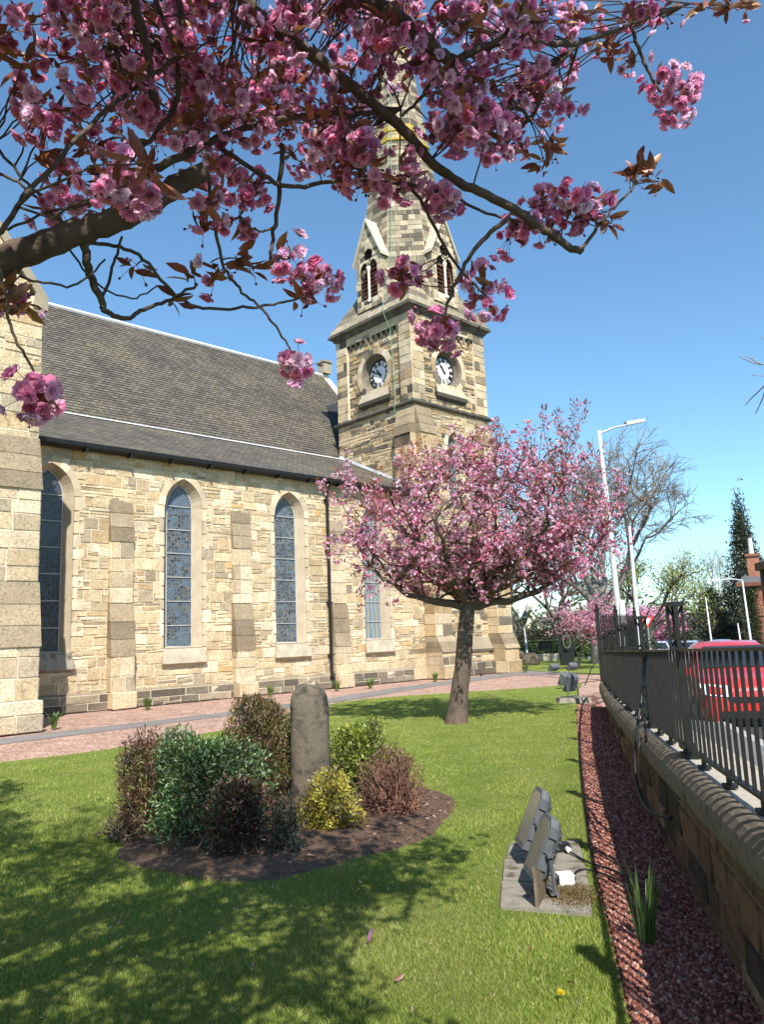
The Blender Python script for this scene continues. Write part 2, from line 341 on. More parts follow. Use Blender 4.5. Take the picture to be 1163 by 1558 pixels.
def backing(mb, F, x0, x1, z0, z1, ops, mi=1, grow=.06):
    zsn = sorted(set([z0, z1]+[q for o in ops for q in ((np.linspace(o['zc']-o['r']-grow, o['zc']+o['r']+grow, 25)) if o.get('circle') else [o['z0'], o['zs']]+list(np.linspace(o['zs'], o['zs']+o['rise']+grow, 12))) if z0 < q < z1]))
    for a, b in zip(zsn[:-1], zsn[1:]):
        if b-a < 1e-4: continue
        m_ = (a+b)/2; iv = sorted([(o['c']-hwfun(o, m_, grow), o['c']+hwfun(o, m_, grow)) for o in ops if hwfun(o, m_, grow) > 0]); x = x0
        for p, q in iv:
            if p > x: mb.quad(F(x, a), F(p, a), F(p, b), F(x, b), mi)
            x = max(x, q)
        if x < x1: mb.quad(F(x, a), F(x1, a), F(x1, b), F(x, b), mi)
def ashlar(mb, F, x0, x1, z0, z1, ops=(), pal=PAL, course=(.24, .38), wid=(.28, .62), thin=.5, prot=.022, grow=.14, r=rnd, back=True):
    if back: backing(mb, F, x0, x1, z0, z1, ops)
    z = z0
    def emit(xa, xb, za, zb):
        segs = [(xa, xb)]
        for o in ops:
            h = max(hwfun(o, za+.01, grow), hwfun(o, zb-.01, grow), hwfun(o, (za+zb)/2, grow))
            if h <= 0: continue
            ns = []
            for p, q in segs:
                if q <= o['c']-h or p >= o['c']+h: ns.append((p, q)); continue
                if p < o['c']-h-.04: ns.append((p, o['c']-h))
                if q > o['c']+h+.04: ns.append((o['c']+h, q))
            segs = ns
        c = pick(pal, r)
        for p, q in segs: stoneblock(mb, F, p, q, za, zb, c, prot=prot, r=r)
    while z < z1-.02:
        h = r.uniform(*course)
        if z1-z-h < .13: h = z1-z
        x = x0
        while x < x1-.02:
            ww = r.uniform(*wid)
            if x1-x-ww < .16: ww = x1-x
            if r.random() < thin and h > .2:
                ww = min(x1-x, ww*r.choice((1, 1.6, 2.1)))
                if x1-x-ww < .16: ww = x1-x
                k = r.choice((2, 2, 3)); cuts = [0]+sorted(r.uniform(.25, .75) if k == 2 else [.33, .66][i]+r.uniform(-.06, .06) for i in range(k-1))+[1]
                for a, b in zip(cuts[:-1], cuts[1:]):
                    nx = r.choice((1, 2, 2)) if ww > .4 else 1; xs = [0]+([r.uniform(.35, .65)] if nx == 2 else [])+[1]
                    for p, q in zip(xs[:-1], xs[1:]): emit(x+ww*p, x+ww*q, z+h*a, z+h*b)
            else: emit(x, x+ww, z, z+h)
            x += ww
        z += h
def surround(mb, F, op, w=.2, pal=PALW, d=.022, arch=True, quoin=(.12, .3), r=rnd):
    """long and short jamb blocks and voussoirs round an opening"""
    if not op.get('circle'):
        z = op['z0']; k = r.random() < .5
        while z < op['zs']-.01:
            h = min(r.uniform(.28, .46), op['zs']-z)
            if op['zs']-z-h < .15: h = op['zs']-z
            for sgn in (-1, 1):
                ww = quoin[1]+r.uniform(0, .08) if k else quoin[0]+r.uniform(.02, .08)
                xa, xb = sorted((op['c']+sgn*op['a'], op['c']+sgn*(op['a']+ww)))
                stoneblock(mb, F, xa, xb, z, z+h, pick(pal, r), d0=-.05, prot=d, g=.006, r=r)
            k = not k; z += h
    n = 10; i0 = outline(op, 0, n); i1 = outline(op, w, n)
    if op.get('circle'): idx = [(i, (i+1) % 40) for i in range(40)]
    else: i0, i1 = i0[1:-1], i1[1:-1]; idx = [(i, i+1) for i in range(len(i0)-1)]
    for q in range(0, len(idx), 2):
        sub = idx[q:q+2]; col = pick(pal, r)
        pts = [sub[0][0]]+[b for a, b in sub]
        for a, b in zip(pts[:-1], pts[1:]):
            lo = [F(*i0[a], -.05), F(*i0[b], -.05), F(*i1[b], -.05), F(*i1[a], -.05)]
            mb.add(lo+[F(*i0[a], d+.012), F(*i0[b], d+.012), F(*i1[b], d+.012), F(*i1[a], d+.012)], [(4, 5, 6, 7), (0, 1, 5, 4), (2, 3, 7, 6), (1, 2, 6, 5), (3, 0, 4, 7)], 0, col)
def reveal(mb, F, op, inner, depth, col=(.5, .43, .32), d0=.02, bottom=True):
    a, b = outline(op), outline(inner)
    n = len(a); rng_ = range(n if op.get('circle') else n-1)
    for i in rng_:
        j = (i+1) % n; k = rnd.uniform(.85, 1.1); mb.quad(F(*a[i], d0), F(*a[j], d0), F(*b[j], -depth), F(*b[i], -depth), 0, tuple(q*k for q in col))
    if bottom and not op.get('circle'): mb.quad(F(*a[-1], d0), F(*a[0], d0), F(*b[0], -depth), F(*b[-1], -depth), 0, col)
def fillpoly(mb, F, pts, d, mi=0, col=(1, 1, 1)): mb.add([F(x, z, d) for x, z in pts], [tuple(range(len(pts)))], mi, col)
def glassmat(name, mode, dark=1.0):
    """leaded lights behind a wire guard, panes of several blues"""
    m, t, n, l, bs = newmat(name); uv = N(t, 'ShaderNodeUVMap', uv_map='UVMap'); v = uv.outputs[0]
    vo = N(t, 'ShaderNodeTexVoronoi'); vo.inputs['Scale'].default_value = 8.5; vo.inputs['Randomness'].default_value = 1.0
    ve = N(t, 'ShaderNodeTexVoronoi', feature='DISTANCE_TO_EDGE'); ve.inputs['Scale'].default_value = 8.5
    dn = noise(t, v, 3, 3); dv = mixc(t, .16, v, dn, 'ADD'); l.new(dv, vo.inputs['Vector']); l.new(dv, ve.inputs['Vector'])
    sc_ = N(t, 'ShaderNodeSeparateColor'); l.new(vo.outputs['Color'], sc_.inputs[0])
    D = dark
    c = ramp(t, sc_.outputs[0], [(.1, (.02*D, .03*D, .045*D)), (.45, (.05*D, .085*D, .13*D)), (.7, (.09*D, .085*D, .08*D)), (.88, (.1*D, .2*D, .32*D))])
    lead = ramp(t, ve.outputs['Distance'], [(.04, (1, 1, 1)), (.1, (0, 0, 0))])
    c = mixc(t, lead, c, (.26*D, .235*D, .17*D))
    br = N(t, 'ShaderNodeTexBrick'); br.offset = 0; br.inputs['Scale'].default_value = 1
    br.inputs['Brick Width'].default_value = .1; br.inputs['Row Height'].default_value = .1; br.inputs['Mortar Size'].default_value = .014; br.inputs['Mortar Smooth'].default_value = .2; l.new(v, br.inputs['Vector'])
    if mode == 'check':
        ch = N(t, 'ShaderNodeTexChecker'); ch.inputs['Scale'].default_value = 18; l.new(v, ch.inputs[0])
        mk = noise(t, v, 1.1, 2); f = ramp(t, mk, [(.42, (0, 0, 0)), (.56, (.7, .7, .7))])
        cc = mixc(t, ch.outputs[1], (.02, .035, .06), (.17, .22, .29)); c = mixc(t, f, c, cc)
    if mode == 'wavy_reflection':
        wv = N(t, 'ShaderNodeTexWave'); wv.inputs['Scale'].default_value = 1.6; wv.inputs['Distortion'].default_value = 4.5; l.new(v, wv.inputs[0])
        c = mixc(t, .85, c, ramp(t, wv.outputs[1], [(.42, (.1, .24, .36)), (.55, (.42, .3, .17))]))  # wavy blue and orange reflection painted into the glass colour
    gf = N(t, 'ShaderNodeMath', operation='MULTIPLY'); gf.inputs[1].default_value = .45; l.new(br.outputs[1], gf.inputs[0]); c = mixc(t, gf.outputs[0], c, (.2*D, .24*D, .28*D))
    l.new(c, bs.inputs['Base Color']); bs.inputs['Roughness'].default_value = .3; bs.inputs['Specular IOR Level'].default_value = .5
    bump(t, bs, noise(t, v, 8, 3), .25, .02); return m
def pane(name, F, op, d, m, parent):
    pts = outline(op); mb = MB(); fillpoly(mb, F, pts, d); o = mb.build(name, m, parent)
    uvl = o.data.uv_layers.new(name='UVMap')
    for lp in o.data.loops: uvl.data[lp.index].uv = pts[lp.vertex_index]
    return o
m_frame = M('window_bar', (.3, .3, .3), (.45, .45, .43), 5, .6, .1)
m_louvre = M('louvre', (.12, .03, .022), (.22, .06, .04), 4, .7, .1)
m_dark = M('dark_interior', (.008, .008, .009), None, 2, .9, 0)
FN = Face(C(0, 0, 0), u3, n3)                      # nave wall
WIN = [dict(c=c, a=.62, z0=1.56, zs=5.78, rise=.86) for c in (7.5, 11.45, 15.41, 19.34)]
INN = [dict(c=o['c'], a=.42, z0=1.60, zs=5.78, rise=.72) for o in WIN]
mb = MB()
ashlar(mb, FN, 5.9, 21.75, .45, 7.15, WIN)
nave = mb.build('nave_wall', [m_stone, m_mortar], church)
FP = Face(C(0, .1, 0), u3, n3)
mb = MB(); ashlar(mb, FP, 5.9, 21.0, 0, .42, (), PALD, (.2, .23), (.5, 1.1), .1, .02)
mb.add([FP(5.9, .42, 0), FP(21, .42, 0), FP(21, .5, -.1), FP(5.9, .5, -.1)], [(0, 1, 2, 3)], 0, (.3, .26, .2))
mb.add([FP(x, .42-.42*k, .02) for x, k in ((8.0, 0), (8, 1))]+[FP(8, .1, .02)], [(0, 1, 2)], 1)
for xx in (12.3, 15.9, 19.6): stoneblock(mb, FP, xx, xx+.35, .14, .4, (.72, .64, .5), d0=0, prot=.03)
mb.build('plinth', [m_stone, m_mortar], church)
MODES = [('plain', .3), ('check', .62), ('plain', .66), ('wavy_reflection', .7)]  # first window's glass is darkened, its shade put into the colour
for o, i, (md, dk) in zip(WIN, INN, MODES):
    mb = MB(); surround(mb, FN, o, .2); reveal(mb, FN, o, i, .3)
    wi = mb.build('window', [m_dressed], church)
    pane('glazing', FN, i, -.29, glassmat('leaded_glass', md, dk), wi)
    mb = MB(); z = i['z0']+.62
    while z < 6.2: hw = hwfun(i, z); mb.box(FN(i['c'], z, -.27), (2*hw, .02, .025), ax=(u3, n3, z3)); z += .72
    L = outline(i); mb.tube([FN(x, z_, -.275) for x, z_ in L]+[FN(*L[0], -.275)], .02, 4)
    mb.build('frame', m_frame, wi)
    mb = MB(); c = o['c']
    P = [FN(c-.66, 1.58, -.2), FN(c+.66, 1.58, -.2), FN(c+.66, 1.54, .03), FN(c-.66, 1.54, .03), FN(c-.74, 1.12, .16), FN(c+.74, 1.12, .16), FN(c+.7, 1.04, .02), FN(c-.7, 1.04, .02)]
    mb.add(P, [(0, 1, 2, 3), (3, 2, 5, 4), (4, 5, 6, 7), (3, 4, 7), (2, 6, 5)], 0, (.8, .78, .72))
    mb.build('sill', m_stone_dark if o is WIN[0] else M('sill_stone', (.3, .26, .19), (.5, .44, .33), 3, .9, .4, .01), wi)
def buttress(F, c, wid, stages, name='buttress', r=rnd, basepal=PALW):
    """stages: (z_low, z_high, projection_low, kind) from the ground up; kind w is a sloping weathering, s a shaft"""
    mb = MB(); x0, x1 = c-wid/2, c+wid/2
    for k, (za, zb, pa, pb, kind) in enumerate(stages):
        if kind == 's':
            G = Face(F(0, 0, pa), F.U, F.Nn); z = za
            mb.hexa([F(x0+.012, za, -.05), F(x1-.012, za, -.05), F(x1-.012, za, pa-.004), F(x0+.012, za, pa-.004)], [F(x0+.012, zb, -.05), F(x1-.012, zb, -.05), F(x1-.012, zb, pa-.004), F(x0+.012, zb, pa-.004)], 1, (.6, .5, .36))
            while z < zb-.02:
                h = r.uniform(.3, .48)
                if zb-z-h < .2: h = zb-z
                q = r.choice((0, 0, .4, .6)); nn_ = int(wid/.5); cuts = sorted([0, 1]+[(k_+r.uniform(-.25, .25))/nn_ for k_ in range(1, nn_)]) if nn_ > 2 else [0, q, 1] if q else [0, 1]
                for a, b in zip(cuts[:-1], cuts[1:]):
                    col = pick(basepal, r); stoneblock(mb, G, x0+(x1-x0)*a, x0+(x1-x0)*b, z, z+h, col, d0=-.02, prot=.016, r=r)
                for xs, sg in ((x0, -1), (x1, 1)):
                    S = Face(F(xs, 0, 0), F.Nn, F.U*sg); stoneblock(mb, S, -.02, pa, z, z+h, pick(basepal, r), d0=-.01, prot=.012, r=r)
                z += h
        else:
            n = 3
            for i in range(n):
                f0, f1 = i/n, (i+1)/n; z0, z1_ = za+(zb-za)*f0, za+(zb-za)*f1; p0, p1 = pa+(pb-pa)*f0+.03, pa+(pb-pa)*f1+.012
                col = r.choice(((.3, .245, .175), (.36, .3, .215), (.26, .215, .155), (.42, .35, .25))); e = .02
                mb.hexa([F(x0-e, z0-.03, -.05), F(x1+e, z0-.03, -.05), F(x1+e, z0-.03, p0), F(x0-e, z0-.03, p0)], [F(x0-e, z1_-.012, -.05), F(x1+e, z1_-.012, -.05), F(x1+e, z1_-.012, p1), F(x0-e, z1_-.012, p1)], 0, col)
    return mb.build(name, [m_stone, m_mortar], church)
for c in (9.47, 13.45, 17.4):
    buttress(FN, c, .66, [(0, .44, .46, .46, 's'), (.44, 1.42, .3, .3, 's'), (1.42, 2.85, .3, .15, 'w'), (2.85, 4.62, .15, .15, 's'), (4.62, 5.86, .16, .0, 'w')])
# transept standing forward at the far left
FT = Face(C(0, 3.35, 0), u3, n3); FTS = Face(C(5.98, 3.35, 0), -n3, u3)
mb = MB(); ashlar(mb, FT, -3, 5.98, 0, 9.7, (), PALW+PAL[:3], (.3, .5), (.5, 1.0), .25)
z = 9.7                                             # the gable above the kneeler
while z < 15.6: x1 = 5.98-(z-9.7)*.72; ashlar(mb, FT, -3, max(x1-.3, -2.9), z, z+.42, (), PALW+PAL[:3], (.42, .42), (.5, 1.0), .25); z += .42
ashlar(mb, FTS, 0, 3.6, 0, 9.7, (), PAL, (.3, .45), (.4, .9), .3)
mb.quad(C(5.95, 3.35, 9.7), C(5.95, -6, 9.7), C(5.95, -6, 0), C(5.95, 3.35, 0), 1)
mb.build('transept_wall', [m_stone, m_mortar], church)
mb = MB()
cop = [(6.08, 9.4), (6.08, 9.72), (1.6, 15.95), (1.6, 15.62), (5.8, 9.78), (5.75, 9.4)]
mb.hexa([FT(x, z, -.35) for x, z in cop], [FT(x, z, .07) for x, z in cop], 0, (.34, .29, .22))
mb.build('gable_coping', m_dressed, church)
buttress(FT, 4.9, 2.18, [(0, .62, .78, .78, 's'), (.62, 1.75, .48, .48, 's'), (1.75, 3.1, .5, .28, 'w'), (3.1, 5.15, .27, .27, 's'), (5.15, 6.35, .3, .0, 'w')], 'corner_buttress')
mb = MB(); mb.quad(C(5.9, 3.1, 9.75), C(5.9, -9.6, 9.75), C(1.5, -9.6, 16), C(1.5, 3.1, 16)); mb.quad(C(-3, 3.1, 9.75), C(-3, -9.6, 9.75), C(1.5, -9.6, 16), C(1.5, 3.1, 16)); tr = mb
# slate roofs, each course lipping over the one below
def slatemat():
    m, t, n, l, bs = newmat('slate'); uv = N(t, 'ShaderNodeUVMap', uv_map='UVMap'); v = uv.outputs[0]
    br = N(t, 'ShaderNodeTexBrick'); br.offset = .5; br.inputs['Scale'].default_value = 1; br.inputs['Brick Width'].default_value = .24; br.inputs['Row Height'].default_value = .17
    br.inputs['Mortar Size'].default_value = .012; br.inputs['Mortar Smooth'].default_value = .3; br.inputs['Bias'].default_value = 0
    br.inputs['Color1'].default_value = (.085, .075, .063, 1); br.inputs['Color2'].default_value = (.155, .138, .116, 1); br.inputs['Mortar'].default_value = (.02, .019, .018, 1)
    l.new(v, br.inputs['Vector'])
    c = mixc(t, 1, br.outputs[0], ramp(t, noise(t, v, .45, 5, .7), [(.3, (.75, .74, .72)), (.7, (1.25, 1.2, 1.1))]), 'MULTIPLY')
    ms = noise(t, v, .32, 3, .6); mf = N(t, 'ShaderNodeMath', operation='MULTIPLY'); l.new(ramp(t, ms, [(.48, (0, 0, 0)), (.68, (1, 1, 1))]), mf.inputs[0])
    l.new(ramp(t, noise(t, v, 6, 4, .7), [(.5, (0, 0, 0)), (.62, (1, 1, 1))]), mf.inputs[1])
    c = mixc(t, mf.outputs[0], c, (.24, .21, .1))
    l.new(c, bs.inputs['Base Color']); bs.inputs['Roughness'].default_value = .6; bs.inputs['Specular IOR Level'].default_value = .4
    bump(t, bs, br.outputs[1], -.5, .02); return m
m_slate = slatemat()
def slates(A, B, Cc, D, name, step=.17, lip=.022):            # A,B lower edge, D,C upper edge
    A, B, Cc, D = [np.asarray(q, float) for q in (A, B, Cc, D)]; L = np.linalg.norm((D+Cc)/2-(A+B)/2); n = int(L/step)
    nn = np.cross(B-A, D-A); nn /= np.linalg.norm(nn); V = []; F = []; UV = []
    for i in range(n):
        f0, f1 = i/n, (i+1)/n; a, b = A+(D-A)*f0, B+(Cc-B)*f0; c, d = B+(Cc-B)*f1, A+(D-A)*f1; k = len(V)
        V += [a+nn*lip, b+nn*lip, c+nn*.004, d+nn*.004, a-nn*.004, b-nn*.004]; F += [(k, k+1, k+2, k+3), (k+4, k+5, k+1, k)]
        wa = (np.array([(p-A)@((B-A)/np.linalg.norm(B-A)) for p in (a, b, c, d, a, b)])); hs = [i*step, i*step, (i+1)*step, (i+1)*step, i*step, i*step]
        UV += list(zip(wa, hs))
    me = MB(); me.add(V, F); o = me.build(name, m_slate, church); uvl = o.data.uv_layers.new(name='UVMap')
    for lp in o.data.loops: uvl.data[lp.index].uv = UV[lp.vertex_index]
    return o
slates(C(5.95, .26, 7.22), C(21.79, .26, 7.22), C(21.79, -4.75, 9.56), C(5.95, -4.75, 9.56), 'aisle_roof', .17, .007)
slates(C(5.9, -4.72, 9.56), C(25.2, -4.72, 9.56), C(25.2, -9.6, 15.5), C(5.9, -9.6, 15.5), 'nave_roof')
tr.quad(C(-3, -9.6, 9.5), C(25.2, -9.6, 15.45), C(25.2, -14.5, 9.5), C(5.9, -14.5, 9.5)); tr.build('rear_roof', M('rear_slate', (.06, .056, .052), (.12, .11, .1), 4), church)
mb = MB(); mb.tube([C(5.9, -9.6, 15.53), C(25.2, -9.6, 15.53)], .085, 6); mb.build('ridge_cap', m_leadw, church)
mb = MB(); mb.hexa([C(6, -4.80, 9.56), C(21.78, -4.80, 9.56), C(21.78, -4.6, 9.535), C(6, -4.6, 9.535)], [C(6, -4.86, 9.66), C(21.78, -4.86, 9.66), C(21.78, -4.6, 9.565), C(6, -4.6, 9.565)]); mb.add([C(21.76, .2, 7.29), C(21.76, .2, 7.42), C(21.76, -4.7, 9.72), C(21.76, -4.7, 9.58)], [(0, 1, 2, 3)]); mb.build('lead_flashing', m_leadw, church)
mb = MB(); 
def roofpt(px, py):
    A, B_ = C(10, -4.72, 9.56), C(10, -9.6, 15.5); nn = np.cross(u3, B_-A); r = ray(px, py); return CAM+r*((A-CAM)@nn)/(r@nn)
q = [roofpt(497, 620), roofpt(521, 694), roofpt(540, 694), roofpt(540, 606)]; mb.add(q+[p+z3*.07 for p in q], [(4, 5, 6, 7), (0, 1, 5, 4), (1, 2, 6, 5), (3, 0, 4, 7)]); mb.build('dark_roof_panel', M('dark_panel', (.022, .024, .028), (.035, .037, .042), 3, .7, .1), church)  # near-black panel laid over the nave roof as the dark patch by the tower
mb = MB(); mb.hexa([C(24.9, -9.8, 15.45), C(25.35, -9.8, 15.45), C(25.35, -9.2, 15.0), C(24.9, -9.2, 15.0)], [C(24.9, -9.8, 15.75), C(25.35, -9.8, 15.75), C(25.35, -4.6, 9.75), C(24.9, -4.6, 9.75)], 0, (.6, .55, .48)); mb.box(C(25.1, -9.65, 15.95), (.5, .55, .6), ax=(u3, n3, z3), col=(.42, .37, .28)); mb.box(C(25.1, -9.65, 16.29), (.62, .67, .1), ax=(u3, n3, z3), col=(.36, .31, .25)); mb.build('skew_stone', m_dressed, church)
mb = MB(); mb.hexa([C(5.98, .12, 7.06), C(21.7, .12, 7.06), C(21.7, .40, 7.12), C(5.98, .40, 7.12)], [C(5.98, .12, 7.19), C(21.7, .12, 7.19), C(21.7, .42, 7.23), C(5.98, .42, 7.23)])
for s in np.arange(7, 21.5, 1.3): mb.box(C(s, .26, 7.05), (.05, .3, .06), ax=(u3, n3, z3))
gut = mb.build('gutter', m_black, church)
mb = MB(); mb.tube([C(17.0, .28, 7.1), C(17.0, .2, 6.9), C(17, .11, 6.7), C(17, .11, .6), C(17, .2, .4), C(17, .2, .05)], .055, 8)
for z in (6.5, 4.7, 2.9, 1.1): mb.box(C(17, .09, z), (.2, .12, .06), ax=(u3, n3, z3))
mb.lathe(C(17, .12, .36), [(.06, -.06), (.1, -.05), (.1, .06), (.06, .07)], 8); mb.build('downpipe', m_black, church)
mb = MB(); mb.box(C(14, -2.8, 3.5), (15, 3.6, 6.6), ax=(u3, n3, z3)); mb.quad(C(5.9, -4.7, 7), C(25, -4.7, 7), C(25, -4.7, 9.5), C(5.9, -4.7, 9.5)); mb.quad(C(25.1, -4.7, 0), C(25.1, -14.5, 0), C(25.1, -9.6, 15.4), C(25.1, -4.7, 9.5)); mb.build('inner_wall', m_stone_dark, church)
# ---- tower
T0, TW = 21.8, 4.76
FF = Face(C(T0, 0, 0), u3, n3); FL = Face(C(T0, 0, 0), -n3, -u3); FRr = Face(C(T0+TW, -TW, 0), n3, u3); FB = Face(C(T0+TW, -TW, 0), -u3, -n3)
CLK = dict(c=TW/2-.03, circle=True, r=.86, zc=12.95, a=0, z0=0, zs=0, rise=0)
LAN = dict(c=TW/2-.05, a=.42, z0=7.2, zs=9.5, rise=.62); LANI = dict(c=TW/2-.05, a=.3, z0=7.24, zs=9.5, rise=.5)
for F, ops in ((FF, [CLK, LAN]), (FL, [CLK]), (FRr, []), (FB, [])):
    vis = F in (FF, FL)
    mb = MB()
    if vis:
        G = Face(F(0, 0, -.12), F.U, F.Nn)
        ashlar(mb, F, 0, TW, 0, 11.0, [o for o in ops if o is LAN], PALT if F is FF else PALT+PAL[:3], (.2, .3), (.3, .7), .55)
        ashlar(mb, G, .72, TW-.72, 11.2, 14.5, [o for o in ops if o is CLK], PALT, (.18, .28), (.25, .6), .5, .03)
        for x0, x1 in ((0, .72), (TW-.72, TW)):
            z = 11.2
            while z < 14.95:
                h = min(rnd.uniform(.26, .42), 14.98-z)
                if 14.98-z-h < .2: h = 14.98-z
                sp = rnd.choice((.35, .5, .65, 1)); cuts = [0, sp, 1] if sp < 1 else [0, 1]
                for a, b in zip(cuts[:-1], cuts[1:]): stoneblock(mb, F, x0+(x1-x0)*a, x0+(x1-x0)*b, z, z+h, pick(PALT+PALW), d0=-.02, prot=.02)
                z += h
            mb.hexa([F(x0, 11.2, -.4), F(x1, 11.2, -.4), F(x1, 11.2, -.01), F(x0, 11.2, -.01)], [F(x0, 14.98, -.4), F(x1, 14.98, -.4), F(x1, 14.98, -.01), F(x0, 14.98, -.01)], 1)
        ashlar(mb, F, .72, TW-.72, 14.62, 14.98, (), PALT, (.36, .36), (.3, .6), .2)
        x = .72; i = 0
        while x < TW-.72: mb.hexa([F(x, 14.36, -.14), F(x+.17, 14.36, -.14), F(x+.17, 14.36, -.06), F(x, 14.36, -.06)], [F(x, 14.62, -.14), F(x+.17, 14.62, -.14), F(x+.17, 14.62, .0), F(x, 14.62, .0)], 0, rnd.choice(((.1, .09, .075), (.16, .14, .11), (.3, .26, .2)))); x += .33
    else: mb.quad(F(0, 0), F(TW, 0), F(TW, 15), F(0, 15), 1)
    mb.build('tower_wall', [m_stone, m_mortar], church)
for z0, h, pr, name in ((11.0, .2, .16, 'string_course'), (14.98, .32, .27, 'cornice')):
    mb = MB(); a, b = -pr, TW+pr
    def ring(p, z): return [C(T0-p, p, z), C(T0+TW+p, p, z), C(T0+TW+p, -TW-p, z), C(T0-p, -TW-p, z)]
    if name == 'cornice': prof = [(.02, z0), (.1, z0+.08), (.12, z0+.14), (pr-.04, z0+.2), (pr, z0+.22), (pr, z0+h), (pr-.1, z0+h+.05)]
    else: prof = [(.01, z0-.02), (pr-.03, z0), (pr, z0+.05), (pr, z0+.1), (-.12, z0+.26)]
    V = [p for q in prof for p in ring(*q)]; mb.add(V, [(k*4+j, k*4+(j+1) % 4, k*4+4+(j+1) % 4, k*4+4+j) for k in range(len(prof)-1) for j in range(4)], 0, (.7, .7, .7))
    mb.add(ring(*prof[-1]), [(0, 1, 2, 3)], 0, (.7, .7, .7)); mb.build(name, M('blackened_stone', (.045, .04, .034), (.16, .14, .11), 2.2, .9, .4, .01, 30), church)
# angle buttresses of the tower
for F, c in ((FF, .46), (FF, TW-.46), (FL, .46)):
    buttress(F, c, .92, [(0, .5, .98, .98, 's'), (.5, 1.02, .86, .86, 's'), (1.02, 1.6, .9, .62, 'w'), (1.6, 5.0, .6, .6, 's'), (5.0, 6.2, .62, .32, 'w'), (6.2, 9.75, .3, .3, 's'), (9.75, 10.95, .33, .02, 'w')], basepal=PALW+PALT)
buttress(Face(C(T0+TW, -TW, 0), n3, u3), TW-.46, .92, [(0, .5, .8, .8, 's'), (.5, 1.02, .7, .7, 's'), (1.02, 1.6, .72, .5, 'w'), (1.6, 5.0, .5, .5, 's'), (5, 6.2, .52, .4, 'w'), (6.2, 9.3, .38, .38, 's'), (9.3, 10.95, .42, .02, 'w')], basepal=PALW+PALT)
mb = MB(); ashlar(mb, Face(FF(0, 0, .3), u3, n3), .9, TW-.9, 0, .5, (), PALD, (.25, .25), (.4, .9), .1); ashlar(mb, Face(FF(0, 0, .2), u3, n3), .9, TW-.9, .5, 1.0, (), PALT, (.25, .25), (.4, .8), .2)
mb.hexa([FF(.9, 1.0, -.02), FF(TW-.9, 1.0, -.02), FF(TW-.9, 1.0, .26), FF(.9, 1.0, .26)], [FF(.9, 1.5, -.02), FF(TW-.9, 1.5, -.02), FF(TW-.9, 1.5, .02), FF(.9, 1.5, .02)], 0, (.34, .3, .23))
mb.hexa([FF(.9, .92, 0), FF(TW-.9, .92, 0), FF(TW-.9, .92, .28), FF(.9, .92, .28)], [FF(.9, 1.02, 0), FF(TW-.9, 1.02, 0), FF(TW-.9, 1.02, .29), FF(.9, 1.02, .29)], 0, (.16, .14, .11)); mb.build('tower_plinth', [m_stone, m_mortar], church)
mb = MB(); surround(mb, FF, LAN, .2); reveal(mb, FF, LAN, LANI, .25); wi = mb.build('window', m_dressed, church); pane('glazing', FF, LANI, -.24, glassmat('tower_glass', 'plain', .8), wi)
